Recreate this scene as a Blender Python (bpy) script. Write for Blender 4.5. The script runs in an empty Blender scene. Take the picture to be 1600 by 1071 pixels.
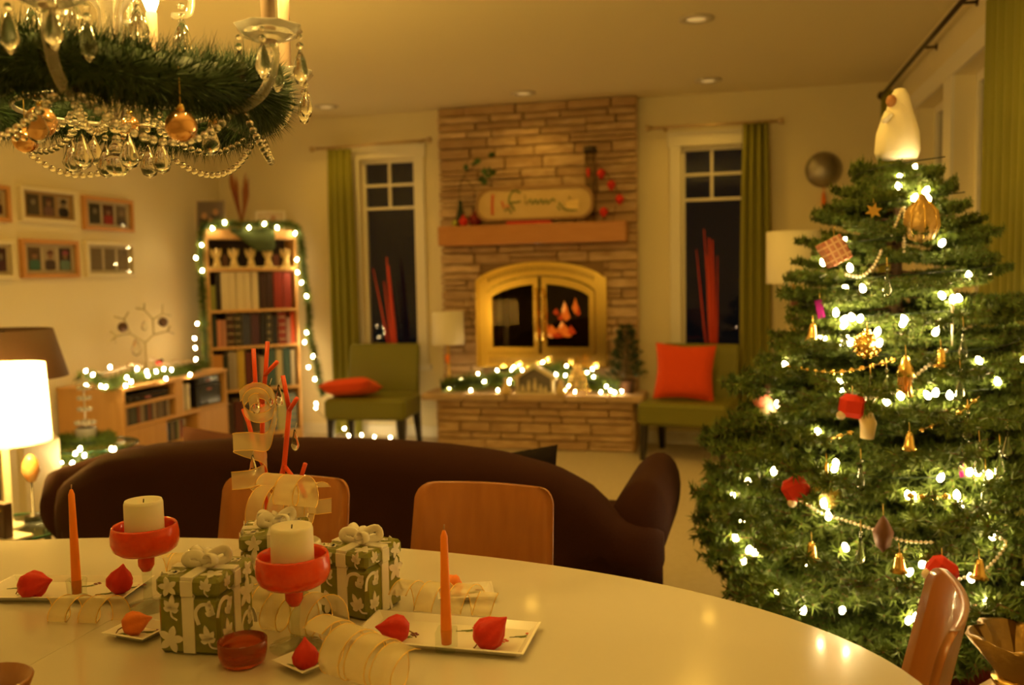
import bpy, math, random
from mathutils import Vector, Matrix
R = math.radians
random.seed(7)
S = bpy.context.scene
COL = S.collection

# ------------------------------------------------------------ camera
CAM_H = 1.37
FPX = 1400.0
YAW, PITCH, ROLL = R(-13.85), R(-4.3), R(-1.06)
FWD = Vector((math.sin(YAW)*math.cos(PITCH), math.cos(YAW)*math.cos(PITCH), math.sin(PITCH)))
_rt = Vector((math.cos(YAW), -math.sin(YAW), 0)); _up = _rt.cross(FWD)
RIGHT = _rt*math.cos(ROLL) + _up*math.sin(ROLL)
UP = -_rt*math.sin(ROLL) + _up*math.cos(ROLL)
CPOS = Vector((0, 0, CAM_H))
cd = bpy.data.cameras.new('camera'); cam = bpy.data.objects.new('camera', cd); COL.objects.link(cam)
m = Matrix((RIGHT, UP, -FWD)).transposed().to_4x4(); m.translation = CPOS
cam.matrix_world = m
cd.sensor_width = 36; cd.lens = FPX/1600*36; cd.clip_start = 0.02
cd.dof.use_dof = True; cd.dof.focus_distance = 1.75; cd.dof.aperture_fstop = 2.9
S.camera = cam
# ------------------------------------------------------------ night sky outside, exposure
w = bpy.data.worlds.new('night'); S.world = w; w.use_nodes = True
w.node_tree.nodes['Background'].inputs[0].default_value = (0.006, 0.006, 0.007, 1)
w.node_tree.nodes['Background'].inputs[1].default_value = 0.4
S.view_settings.view_transform = 'Standard'; S.view_settings.look = 'None'
S.view_settings.exposure = 0.0; S.view_settings.gamma = 1.0; S.view_settings.use_curve_mapping = False
WARM = (1.0, 0.55, 0.075)          # dimmed tungsten, camera set to daylight
BULB_CHANDELIER = 680.0
BULB_LAMP = 2050.0
DOWNLIGHT = 52.0                  # dimmed recessed ceiling lights, watts each
BULB_FAIRY = 130.0

# ------------------------------------------------------------ pixel -> point at a chosen depth (calibration of the room)
def ray(x, y): return RIGHT*((x-800)/FPX) - UP*((y-535.5)/FPX) + FWD
def aty(x, y, Y): d = ray(x, y); return CPOS + d*(Y/d.y)
def atz(x, y, z): d = ray(x, y); return CPOS + d*((z-CAM_H)/d.z)
def atx(x, y, X): d = ray(x, y); return CPOS + d*(X/d.x)

# ------------------------------------------------------------ materials
MATS = {}
def mat(name, col, rough=.5, metal=0, spec=.5, trans=0, ior=1.45, emis=None, estr=0, sheen=0, coat=0,
        var=0, vscale=8, vstretch=(1,1,1), bump=0, bscale=60, col2=None, rnd=0, alpha=1, sss=0):
    if name in MATS: return MATS[name]
    M = bpy.data.materials.new(name); M.use_nodes = True; MATS[name] = M
    nt = M.node_tree; b = nt.nodes['Principled BSDF']
    def setv(k, v):
        if k in b.inputs: b.inputs[k].default_value = v
    setv('Base Color', (*col, 1)); setv('Roughness', rough); setv('Metallic', metal)
    setv('Specular IOR Level', spec); setv('Transmission Weight', trans); setv('IOR', ior)
    setv('Sheen Weight', sheen); setv('Coat Weight', coat); setv('Alpha', alpha)
    if coat: setv('Coat Roughness', .06)
    if sheen: setv('Sheen Tint', (*[min(1, c*4+.02) for c in col], 1))
    if sss: setv('Subsurface Weight', sss); setv('Subsurface Radius', (.02, .012, .006)); setv('Subsurface Scale', .6)
    if emis: setv('Emission Color', (*emis, 1)); setv('Emission Strength', estr)
    if var or bump or rnd:
        tc = nt.nodes.new('ShaderNodeTexCoord'); mp = nt.nodes.new('ShaderNodeMapping')
        mp.inputs['Scale'].default_value = vstretch
        nt.links.new(tc.outputs['Object'], mp.inputs[0])
        oi = nt.nodes.new('ShaderNodeObjectInfo')
        if rnd:
            vm = nt.nodes.new('ShaderNodeVectorMath'); vm.operation = 'ADD'
            sc = nt.nodes.new('ShaderNodeMath'); sc.operation = 'MULTIPLY'; sc.inputs[1].default_value = 37
            nt.links.new(oi.outputs['Random'], sc.inputs[0])
            nt.links.new(mp.outputs[0], vm.inputs[0]); nt.links.new(sc.outputs[0], vm.inputs[1]); vec = vm.outputs[0]
        else: vec = mp.outputs[0]
        c2 = col2 or tuple(c*.55 for c in col)
        if var:
            n = nt.nodes.new('ShaderNodeTexNoise'); n.inputs['Scale'].default_value = vscale; n.inputs['Detail'].default_value = 5
            nt.links.new(vec, n.inputs['Vector'])
            mx = nt.nodes.new('ShaderNodeMix'); mx.data_type = 'RGBA'
            mr = nt.nodes.new('ShaderNodeMapRange'); mr.inputs[1].default_value = .3; mr.inputs[2].default_value = .7
            mr.inputs[3].default_value = 0; mr.inputs[4].default_value = var
            nt.links.new(n.outputs['Fac'], mr.inputs[0]); nt.links.new(mr.outputs[0], mx.inputs['Factor'])
            mx.inputs[6].default_value = (*col, 1); mx.inputs[7].default_value = (*c2, 1)
            outc = mx.outputs[2]
            if rnd:
                mx2 = nt.nodes.new('ShaderNodeMix'); mx2.data_type = 'RGBA'
                ml = nt.nodes.new('ShaderNodeMath'); ml.operation = 'MULTIPLY'; ml.inputs[1].default_value = rnd
                nt.links.new(oi.outputs['Random'], ml.inputs[0]); nt.links.new(ml.outputs[0], mx2.inputs['Factor'])
                nt.links.new(outc, mx2.inputs[6]); mx2.inputs[7].default_value = (*c2, 1); outc = mx2.outputs[2]
            nt.links.new(outc, b.inputs['Base Color'])
        if bump:
            n2 = nt.nodes.new('ShaderNodeTexNoise'); n2.inputs['Scale'].default_value = bscale; n2.inputs['Detail'].default_value = 4
            nt.links.new(vec, n2.inputs['Vector'])
            bp = nt.nodes.new('ShaderNodeBump'); bp.inputs['Strength'].default_value = bump; bp.inputs['Distance'].default_value = .01
            nt.links.new(n2.outputs['Fac'], bp.inputs['Height']); nt.links.new(bp.outputs[0], b.inputs['Normal'])
    return M
def pane_mat(name, tint=(1, 1, 1), clear=.9):
    M = bpy.data.materials.new(name); M.use_nodes = True; MATS[name] = M
    nt = M.node_tree; nt.nodes.clear()
    o = nt.nodes.new('ShaderNodeOutputMaterial'); t = nt.nodes.new('ShaderNodeBsdfTransparent'); g = nt.nodes.new('ShaderNodeBsdfGlossy')
    t.inputs[0].default_value = (*[clear*c for c in tint], 1); g.inputs['Roughness'].default_value = .01
    f = nt.nodes.new('ShaderNodeFresnel'); f.inputs[0].default_value = 1.5
    mx = nt.nodes.new('ShaderNodeMixShader')
    ge = nt.nodes.new('ShaderNodeNewGeometry'); iv = nt.nodes.new('ShaderNodeMath'); iv.operation = 'SUBTRACT'; iv.inputs[0].default_value = 1
    ml = nt.nodes.new('ShaderNodeMath'); ml.operation = 'MULTIPLY'
    nt.links.new(ge.outputs['Backfacing'], iv.inputs[1]); nt.links.new(iv.outputs[0], ml.inputs[0]); nt.links.new(f.outputs[0], ml.inputs[1])
    nt.links.new(ml.outputs[0], mx.inputs[0]); nt.links.new(t.outputs[0], mx.inputs[1]); nt.links.new(g.outputs[0], mx.inputs[2]); nt.links.new(mx.outputs[0], o.inputs[0])
    return M
def sheer_mat(name, col, opac):
    M = bpy.data.materials.new(name); M.use_nodes = True; MATS[name] = M
    nt = M.node_tree; nt.nodes.clear()
    o = nt.nodes.new('ShaderNodeOutputMaterial'); t = nt.nodes.new('ShaderNodeBsdfTransparent')
    d = nt.nodes.new('ShaderNodeBsdfDiffuse'); d.inputs[0].default_value = (*col, 1)
    tl = nt.nodes.new('ShaderNodeBsdfTranslucent'); tl.inputs[0].default_value = (*col, 1)
    gl = nt.nodes.new('ShaderNodeBsdfGlossy'); gl.inputs[0].default_value = (1, .85, .5, 1); gl.inputs[1].default_value = .35
    a = nt.nodes.new('ShaderNodeMixShader'); a.inputs[0].default_value = .4
    c = nt.nodes.new('ShaderNodeMixShader'); c.inputs[0].default_value = .15
    b = nt.nodes.new('ShaderNodeMixShader'); b.inputs[0].default_value = opac
    nt.links.new(d.outputs[0], a.inputs[1]); nt.links.new(tl.outputs[0], a.inputs[2])
    nt.links.new(a.outputs[0], c.inputs[1]); nt.links.new(gl.outputs[0], c.inputs[2])
    nt.links.new(t.outputs[0], b.inputs[1]); nt.links.new(c.outputs[0], b.inputs[2]); nt.links.new(b.outputs[0], o.inputs[0])
    return M

WALL = mat('wall_paint', (.80, .72, .50), .7, bump=.03, bscale=90)
CEIL = mat('ceiling_paint', (.80, .72, .50), .8, bump=.04, bscale=60)
TRIMW = mat('white_trim', (.82, .78, .68), .4)
CARPET = mat('carpet', (.66, .58, .43), .95, var=.35, vscale=30, bump=.7, bscale=350, col2=(.50, .42, .29))
STONE = mat('ledge_stone', (.74, .55, .34), .85, var=.8, vscale=7, vstretch=(1, 1, 3), bump=.8, bscale=35, col2=(.36, .22, .11), rnd=.7)
MORTAR = mat('stone_backing', (.30, .20, .11), .95, bump=.4, bscale=50)
SLABM = mat('hearth_stone', (.56, .40, .24), .7, var=.6, vscale=6, bump=.4, bscale=30, rnd=.3)
OAKM = mat('mantel_wood', (.55, .25, .08), .45, var=.5, vscale=5, vstretch=(1, 8, 8), col2=(.42, .17, .05), coat=.2)
BRASS = mat('polished_brass', (.95, .70, .20), .2, metal=1)
BRASSD = mat('brushed_brass', (.75, .50, .14), .3, metal=1)
BLACK = mat('black_paint', (.012, .010, .010), .35)
SOOT = mat('firebox_soot', (.02, .016, .013), .9, bump=.5, bscale=30)
GREENL = mat('olive_leather', (.165, .165, .016), .45, bump=.08, bscale=120)
EBONY = mat('ebony_wood', (.018, .013, .011), .35)
ORANGEF = mat('orange_velvet', (.72, .07, .012), .9, sheen=.5, bump=.15, bscale=200)
CURT = mat('olive_curtain', (.24, .23, .035), .8, sheen=.2, bump=.1, bscale=300)
PINEW = mat('honey_wood', (.66, .38, .13), .45, var=.4, vscale=4, vstretch=(6, 6, .6), col2=(.52, .27, .08))
BIRCH = mat('birch_veneer', (.66, .39, .15), .45, var=.4, vscale=5, vstretch=(6, 6, .7), col2=(.54, .30, .10))
CHAIRW = mat('walnut_ply', (.36, .13, .028), .3, var=.55, vscale=5, vstretch=(7, 7, .7), col2=(.25, .08, .016), coat=.35)
VELVET = mat('brown_velvet', (.030, .008, .005), .9, spec=.2, sheen=.12, bump=.15, bscale=150)
VELVETD = mat('black_velvet', (.010, .006, .006), .9, spec=.2, sheen=.05)
TABLEW = mat('white_gloss', (.64, .60, .50), .16, coat=.5)
PORC = mat('white_porcelain', (.82, .78, .70), .2, coat=.4)
CERG = mat('green_glaze', (.21, .22, .022), .25, coat=.4, var=.4, vscale=20)
WAX = mat('ivory_wax', (.86, .80, .66), .5, sss=.35)
WAXO = mat('orange_wax', (.92, .26, .008), .45, sss=.2)
REDGL = mat('red_orange_glass', (.78, .060, .003), .15, coat=.25, var=.4, vscale=140, col2=(.66, .03, .002))
AMBERGL = mat('amber_glass', (.80, .16, .03), .06, trans=.75, ior=1.4)
GLASS = mat('clear_glass', (.97, .98, .96), .02, trans=1, ior=1.45)
CRYS = mat('crystal', (1, 1, 1), .0, trans=1, ior=1.52)
PANE = pane_mat('window_glass')
GTOP = pane_mat('table_glass', (.80, .93, .85), .9)
SMOKE = pane_mat('fireplace_glass', (.95, .85, .7), .85)
GEDGE = mat('green_glass_edge', (.015, .06, .032), .1)
PHYS = mat('physalis_husk', (.62, .022, .006), .6, var=.4, vscale=40, col2=(.5, .02, .01), bump=.3, bscale=60)
PHYSO = mat('physalis_orange', (.85, .22, .02), .6, var=.4, vscale=40, col2=(.65, .12, .01), bump=.3, bscale=60)
TWIG = mat('red_orange_twig', (.66, .065, .008), .35)
STICK = mat('red_stick', (.55, .05, .02), .6)
SHEER = sheer_mat('organza', (.92, .82, .52), .5)
GOLDW = mat('gold_thread', (.86, .60, .17), .3, metal=1)
GOLD = mat('gold_leaf', (.88, .62, .20), .25, metal=1)
COPPER = mat('copper_glass', (.86, .50, .22), .10, metal=.85)
SILVER = mat('silver', (.62, .60, .56), .3, metal=1)
NEEDLE = mat('fir_needles', (.12, .18, .020), .6, var=.7, vscale=6, col2=(.040, .078, .010), rnd=.35)
NEEDLED = mat('dark_garland_needles', (.014, .040, .008), .6, var=.5, vscale=20, col2=(.03, .065, .012))
LEAFG = mat('leaf_green', (.05, .10, .02), .6)
BARK = mat('bark', (.16, .09, .045), .9, bump=.6, bscale=40)
SHADEU = mat('white_shade', (.80, .76, .66), .6)
SHADED = mat('brown_shade', (.10, .055, .04), .5, sheen=.2)
CREAML = mat('cream_leather', (.62, .55, .40), .5, bump=.1, bscale=120)
PEARL = mat('pearl', (.82, .76, .64), .22, coat=.5)
PURPLE = mat('purple_foil', (.22, .01, .16), .3, metal=.6)
PINK = mat('pink_cloth', (.62, .20, .14), .8)
WHITEC = mat('white_cloth', (.86, .80, .64), .8, sheen=.3)
WIREG = mat('dark_green_wire', (.012, .03, .012), .5)
FAIRY = mat('fairy_bulb', (1, .9, .7), .3, emis=(1.0, .70, .30), estr=BULB_FAIRY)
PAPER = mat('paper', (.78, .74, .64), .7)
def flat(c, r=.6): return mat('tone_%02x%02x%02x' % tuple(int(255*max(0, min(1, k))) for k in c), c, r)

# ------------------------------------------------------------ mesh builder
class MB:
    def __init__(s): s.v = []; s.f = []; s.m = []; s.s = []; s.mi = 0; s.sm = False
    def add(s, vs, fs):
        o = len(s.v); s.v += [tuple(p) for p in vs]
        for f in fs: s.f.append(tuple(i+o for i in f)); s.m.append(s.mi); s.s.append(s.sm)
        return s
    def box(s, x0, x1, y0, y1, z0, z1, b=0, T=None):
        if b <= 0:
            vs = [(x, y, z) for z in (z0, z1) for y in (y0, y1) for x in (x0, x1)]
            fs = [(0, 2, 3, 1), (4, 5, 7, 6), (0, 1, 5, 4), (2, 6, 7, 3), (0, 4, 6, 2), (1, 3, 7, 5)]
        else:
            b = min(b, (x1-x0)*.45, (y1-y0)*.45, (z1-z0)*.45)
            vs = []; ix = {}
            X = (x0, x1); Y = (y0, y1); Z = (z0, z1)
            for i in (0, 1):
                for j in (0, 1):
                    for k in (0, 1):
                        sx, sy, sz = (1-2*i)*b, (1-2*j)*b, (1-2*k)*b
                        ix[i, j, k, 0] = len(vs); vs.append((X[i], Y[j]+sy, Z[k]+sz))
                        ix[i, j, k, 1] = len(vs); vs.append((X[i]+sx, Y[j], Z[k]+sz))
                        ix[i, j, k, 2] = len(vs); vs.append((X[i]+sx, Y[j]+sy, Z[k]))
            fs = []
            for i in (0, 1):
                q = [ix[i, 0, 0, 0], ix[i, 1, 0, 0], ix[i, 1, 1, 0], ix[i, 0, 1, 0]]; fs.append(q if i else q[::-1])
                q = [ix[0, i, 0, 1], ix[1, i, 0, 1], ix[1, i, 1, 1], ix[0, i, 1, 1]]; fs.append(q if not i else q[::-1])
                q = [ix[0, 0, i, 2], ix[1, 0, i, 2], ix[1, 1, i, 2], ix[0, 1, i, 2]]; fs.append(q if i else q[::-1])
            for i in (0, 1):
                for j in (0, 1):
                    fs.append((ix[i, j, 0, 0], ix[i, j, 1, 0], ix[i, j, 1, 1], ix[i, j, 0, 1]))
                    fs.append((ix[i, 0, j, 0], ix[i, 1, j, 0], ix[i, 1, j, 2], ix[i, 0, j, 2]))
                    fs.append((ix[0, i, j, 1], ix[1, i, j, 1], ix[1, i, j, 2], ix[0, i, j, 2]))
                    for k in (0, 1): fs.append((ix[i, j, k, 0], ix[i, j, k, 1], ix[i, j, k, 2]))
        if T: vs = [T @ Vector(p) for p in vs]
        return s.add(vs, fs)
    def tube(s, path, r, n=8, closed=False, flat=1.0):
        P = [Vector(p) for p in path]; N = len(P)
        rr = r if isinstance(r, (list, tuple)) else [r]*N
        vs = []; u = None
        for i in range(N):
            a = P[(i-1) % N] if (closed or i) else P[i]; b = P[(i+1) % N] if (closed or i < N-1) else P[i]
            t = (b-a)
            t = t.normalized() if t.length > 1e-9 else Vector((0, 0, 1))
            if u is None: u = t.orthogonal().normalized()
            else:
                u = u - t*u.dot(t)
                u = u.normalized() if u.length > 1e-6 else t.orthogonal().normalized()
            v = t.cross(u)
            for k in range(n):
                a_ = 2*math.pi*k/n; vs.append(P[i] + (u*math.cos(a_) + v*math.sin(a_)*flat)*rr[i])
        fs = []
        for i in range(N if closed else N-1):
            j = (i+1) % N
            for k in range(n): fs.append((i*n+k, i*n+(k+1) % n, j*n+(k+1) % n, j*n+k))
        if not closed: fs += [tuple(range(n))[::-1], tuple(range((N-1)*n, N*n))]
        o = s.sm; s.sm = True; s.add(vs, fs); s.sm = o; return s
    def lathe(s, prof, n=24, c=(0, 0, 0), sq=1.0, wob=None):
        vs = []; fs = []; N = len(prof)
        for i, (r, z) in enumerate(prof):
            for k in range(n):
                a = 2*math.pi*k/n; q = wob(a, i) if wob else 1
                vs.append((c[0]+r*q*math.cos(a), c[1]+r*q*math.sin(a)*sq, c[2]+z))
        for i in range(N-1):
            for k in range(n): fs.append((i*n+k, i*n+(k+1) % n, (i+1)*n+(k+1) % n, (i+1)*n+k))
        if prof[0][0] > 1e-6 and abs(prof[0][0]-prof[-1][0]) < 1e-6:      # closed ring (open drum, band, skirt)
            if abs(prof[0][1]-prof[-1][1]) > 1e-6: fs += [((N-1)*n+k, (N-1)*n+(k+1) % n, (k+1) % n, k) for k in range(n)]
        else:
            if prof[0][0] > 1e-6: fs.append(tuple(range(n))[::-1])
            if prof[-1][0] > 1e-6: fs.append(tuple(range((N-1)*n, N*n)))
        o = s.sm; s.sm = True; s.add(vs, fs); s.sm = o; return s
    def ell(s, c, r, n=12, m=8, T=None):
        rx, ry, rz = r if isinstance(r, (list, tuple)) else (r, r, r)
        vs = []; fs = []
        for i in range(m+1):
            p = math.pi*i/m
            for k in range(n):
                a = 2*math.pi*k/n; q = Vector((rx*math.sin(p)*math.cos(a), ry*math.sin(p)*math.sin(a), rz*math.cos(p)))
                if T: q = T @ q
                vs.append((c[0]+q[0], c[1]+q[1], c[2]+q[2]))
        for i in range(m):
            for k in range(n): fs.append((i*n+k, (i+1)*n+k, (i+1)*n+(k+1) % n, i*n+(k+1) % n))
        o = s.sm; s.sm = True; s.add(vs, fs); s.sm = o; return s
    def prism(s, poly, w0, w1, f=lambda u, v, w: (u, w, v)):
        n = len(poly)
        vs = [f(u, v, w0) for u, v in poly] + [f(u, v, w1) for u, v in poly]
        fs = [tuple(range(n)), tuple(range(n, 2*n))[::-1]] + [(i, i+n, (i+1) % n+n, (i+1) % n) for i in range(n)]
        return s.add(vs, fs)
    def strip(s, A, B):
        n = len(A); o = s.sm; s.sm = True
        s.add(list(A)+list(B), [(i, i+1, n+i+1, n+i) for i in range(n-1)]); s.sm = o; return s
    def build(s, name, mats, parent=None, loc=None, rotz=0, smooth=None):
        me = bpy.data.meshes.new(name); me.from_pydata(s.v, [], s.f)
        for M in (mats if isinstance(mats, (list, tuple)) else [mats]): me.materials.append(M)
        me.polygons.foreach_set('material_index', s.m)
        me.polygons.foreach_set('use_smooth', s.s if smooth is None else [smooth]*len(s.f))
        me.update()
        o = bpy.data.objects.new(name, me); COL.objects.link(o)
        if parent: o.parent = parent
        if loc is not None: o.location = loc
        if rotz: o.rotation_euler.z = rotz
        return o
def tag(o, label, cat, group=None, kind=None):
    if label: o['label'] = label
    if cat: o['category'] = cat
    if group: o['group'] = group
    if kind: o['kind'] = kind
    return o
def thing(name, label, cat, loc=(0, 0, 0), rotz=0, group=None):
    o = bpy.data.objects.new(name, None); COL.objects.link(o); o.empty_display_size = .05
    o.location = loc; o.rotation_euler.z = rotz
    return tag(o, label, cat, group)
def struct(o): o['kind'] = 'structure'; return o
def dup(root, loc, rotz=None, label=None, group=None, parent=None):
    c = root.copy(); COL.objects.link(c)
    if parent is not None: c.parent = parent
    if loc is not None: c.location = loc
    if rotz is not None: c.rotation_euler.z = rotz
    if label: c['label'] = label
    if group: c['group'] = group
    for ch in list(root.children): dup(ch, None, parent=c)
    return c
def rrect(x0, x1, y0, y1, r, n=5):
    out = []
    for cx, cy, a0 in ((x1-r, y1-r, 0), (x0+r, y1-r, 90), (x0+r, y0+r, 180), (x1-r, y0+r, 270)):
        for i in range(n+1): a = R(a0+90*i/n); out.append((cx+r*math.cos(a), cy+r*math.sin(a)))
    return out
def disc(cx, cy, rx, ry=None, n=14, a0=0):
    ry = ry or rx
    return [(cx+rx*math.cos(2*math.pi*i/n+a0), cy+ry*math.sin(2*math.pi*i/n+a0)) for i in range(n)]
def resample(P, step):
    P = [Vector(p) for p in P]; out = [P[0]]; acc = 0
    for a, b in zip(P, P[1:]):
        L = (b-a).length; t = step-acc
        while t <= L: out.append(a.lerp(b, t/L)); t += step
        acc = (acc+L) % step
    return out
def smooth_path(P, k=6):
    P = [Vector(p) for p in P]; out = []
    for i in range(len(P)-1):
        p0 = P[max(0, i-1)]; p1 = P[i]; p2 = P[i+1]; p3 = P[min(len(P)-1, i+2)]
        for j in range(k):
            t = j/k
            out.append(.5*((2*p1)+(p2-p0)*t+(2*p0-5*p1+4*p2-p3)*t*t+(3*p1-p0-3*p2+p3)*t**3))
    return out+[P[-1]]
def needles(b, path, n, rad, ln, wd, rng, droop=0):
    P = resample(path, .004) if len(path) > 1 else path
    for i in range(n):
        k = rng.randrange(len(P)); p = P[k]
        t = (P[min(k+1, len(P)-1)]-P[max(k-1, 0)])
        t = t.normalized() if t.length > 0 else Vector((1, 0, 0))
        d = Vector((rng.gauss(0, 1), rng.gauss(0, 1), rng.gauss(0, 1))); d = (d-t*d.dot(t))
        if d.length < 1e-6: continue
        d.normalize(); d = (d+t*rng.uniform(-.3, .9)).normalized()
        a = p + d*rad*rng.uniform(0, .35); l = ln*rng.uniform(.7, 1.15)
        e = a+d*l+Vector((0, 0, -droop*l)); sd = d.cross(Vector((rng.gauss(0, 1), rng.gauss(0, 1), rng.gauss(0, 1)))).normalized()*wd
        b.add([a-sd, a+sd, e], [(0, 1, 2)])
def garland(name, label, path, rad, dens, mats, group=None, ln=None, wd=.0016, seed=1, thick=0):
    rng = random.Random(seed)
    root = thing(name, label, 'garland', tuple(path[0]), group=group); o = Vector(path[0])
    P = [Vector(p)-o for p in path]
    L = sum((b-a).length for a, b in zip(P, P[1:]))
    MB().tube(P, rad*.22, 6).build('stem', WIREG, root)
    b = MB(); needles(b, P, int(L*dens), rad, ln or rad, wd, rng)
    if thick: b.tube([p for p in P], rad*thick, 8)
    x = b.build('needle_foliage', mats, root); x['kind'] = 'stuff'
    return root
_bulb = None
def bulb_at(p, parent, sc=1.0):
    global _bulb
    if _bulb is None:
        b = MB(); b.lathe([(0, -.011), (.006, -.008), (.008, 0), (.0055, .008), (0, .013)], 7); _bulb = b
        b.build('_b', FAIRY); _bulb = bpy.data.objects['_b'].data; bpy.data.objects.remove(bpy.data.objects['_b'])
    o = bpy.data.objects.new('bulb', _bulb); COL.objects.link(o); o.parent = parent; o.location = p
    o.rotation_euler = (random.uniform(-.6, .6), random.uniform(-.6, .6), 0); o.scale = (sc, sc, sc)
    return o
def light_string(label, pts, cord=True, sc=1.0, group=None, name='fairy_light_string'):
    root = thing(name, label, 'fairy lights', tuple(pts[0]), group=group); o = Vector(pts[0])
    if cord:
        b = MB(); b.tube(smooth_path([Vector(p)-o+Vector((0, 0, -.012)) for p in pts], 4), .002, 5); b.build('cord', WIREG, root)
    for p in pts: bulb_at(Vector(p)-o, root, sc)
    return root

# ============================================================ ROOM SHELL
XL, XR, YB, YF, ZC = -4.43, 1.12, 7.2, -3.2, 2.74
WT = .16
struct(MB().box(XL-WT, XR+WT, YF-WT, YB+WT, -.06, 0).build('floor', CARPET))
struct(MB().box(XL-WT, XR+WT, YF-WT, YB+WT, ZC, ZC+.08).build('ceiling', CEIL))
struct(MB().box(XL-WT, XL, YF, YB+WT, 0, ZC).build('wall_left', WALL))
struct(MB().box(XL-WT, XR+WT, YF-WT, YF, 0, ZC).build('wall_front', WALL))
WL = (-3.085, -2.59, .63, 2.37); WR = (-.39, .17, .63, 2.345); FB = (-1.90, -1.07, .58, 1.34)
b = MB(); xs = XL
for (a, c, z0, z1) in (WL, FB, WR):
    b.box(xs, a, YB, YB+WT, 0, ZC); b.box(a, c, YB, YB+WT, 0, z0); b.box(a, c, YB, YB+WT, z1, ZC); xs = c
b.box(xs, XR+WT, YB, YB+WT, 0, ZC)
struct(b.build('wall_back', WALL))
# right wall with two openings
W3 = (5.32, 6.12, .75, 2.36); W4 = (3.6, 5.14, .75, 2.36)
b = MB(); ys = YF
for (a, c, z0, z1) in (W4, W3):
    b.box(XR, XR+WT, ys, a, 0, ZC); b.box(XR, XR+WT, a, c, 0, z0); b.box(XR, XR+WT, a, c, z1, ZC); ys = c
b.box(XR, XR+WT, ys, YB, 0, ZC)
struct(b.build('wall_right', WALL))
# header box above the right-hand windows
b = MB(); b.box(XR-.02, XR, 3.4, 6.6, 2.36, 2.46); struct(b.build('trim_1', TRIMW))
b = MB(); b.box(XR-.018, XR, 5.14, 5.32, .70, 2.36); struct(b.build('trim_2', TRIMW))
b = MB(); b.box(XR-.025, XR, 3.4, 6.6, .69, .75); struct(b.build('trim_3', TRIMW))

def back_window(name, W, muntin_x):
    x0, x1, z0, z1 = W
    root = bpy.data.objects.new(name, None); COL.objects.link(root); root.location = ((x0+x1)/2, YB, z0); struct(root)
    cx = (x0+x1)/2
    def P(nm, mb, m): return mb.build(nm, m, root, loc=(-cx, -YB, -z0))
    t = .085
    for nm, bx in (('casing', (x0-t, x0, z0, z1)), ('casing', (x1, x1+t, z0, z1)), ('casing', (x0-t-.02, x1+t+.02, z1, z1+t+.03)), ('window_sill', (x0-t-.03, x1+t+.03, z0-.05, z0))):
        P(nm, MB().box(bx[0], bx[1], YB-(.05 if nm == 'window_sill' else .022), YB, bx[2], bx[3], .004), TRIMW)
    f = .03
    for bx in ((x0, x0+f, z0+f, z1-f), (x1-f, x1, z0+f, z1-f), (x0, x1, z0, z0+f), (x0, x1, z1-f, z1)):
        P('sash', MB().box(bx[0], bx[1], YB+.05, YB+.09, bx[2], bx[3]), TRIMW)
    za, zb = z1-.215, z1-.41
    for z in (za, zb): P('muntin', MB().box(x0+f, x1-f, YB+.052, YB+.08, z-.011, z+.011), TRIMW)
    P('muntin', MB().box(muntin_x-.011, muntin_x+.011, YB+.053, YB+.079, zb+.011, z1-f), TRIMW)
    for (a, c, e, g) in ((x0+f, muntin_x-.011, za+.011, z1-f), (muntin_x+.011, x1-f, za+.011, z1-f), (x0+f, muntin_x-.011, zb+.011, za-.011),
                         (muntin_x+.011, x1-f, zb+.011, za-.011), (x0+f, x1-f, z0+f, zb-.011)):
        P('pane', MB().box(a, c, YB+.064, YB+.068, e, g), PANE)
back_window('window_1', WL, (-3.085-2.59)/2)
back_window('window_2', WR, -.155)
def side_window(name, W):
    y0, y1, z0, z1 = W
    root = bpy.data.objects.new(name, None); COL.objects.link(root); root.location = (XR, (y0+y1)/2, z0); struct(root)
    L = (-XR, -(y0+y1)/2, -z0); f = .05
    for q in ((y0, y0+f, z0+f, z1-f), (y1-f, y1, z0+f, z1-f), (y0, y1, z0, z0+f), (y0, y1, z1-f, z1)):
        MB().box(XR+.10, XR+.145, q[0], q[1], q[2], q[3]).build('sash', TRIMW, root, loc=L)
    MB().box(XR+.118, XR+.122, y0+f, y1-f, z0+f, z1-f).build('pane', PANE, root, loc=L)
side_window('window_3', W3); side_window('window_4', W4)
# baseboards
for nm, bx in (('baseboard_left', (XL, XL+.015, YF, YB)), ('baseboard_right', (XR-.015, XR, YF, YB))):
    struct(MB().box(bx[0], bx[1], bx[2], bx[3], 0, .10, .003).build(nm, TRIMW))
b = MB(); b.box(XL, -2.34, YB-.015, YB, 0, .10, .003); b.box(-.71, XR, YB-.015, YB, 0, .10, .003); struct(b.build('baseboard_back', TRIMW))

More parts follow.
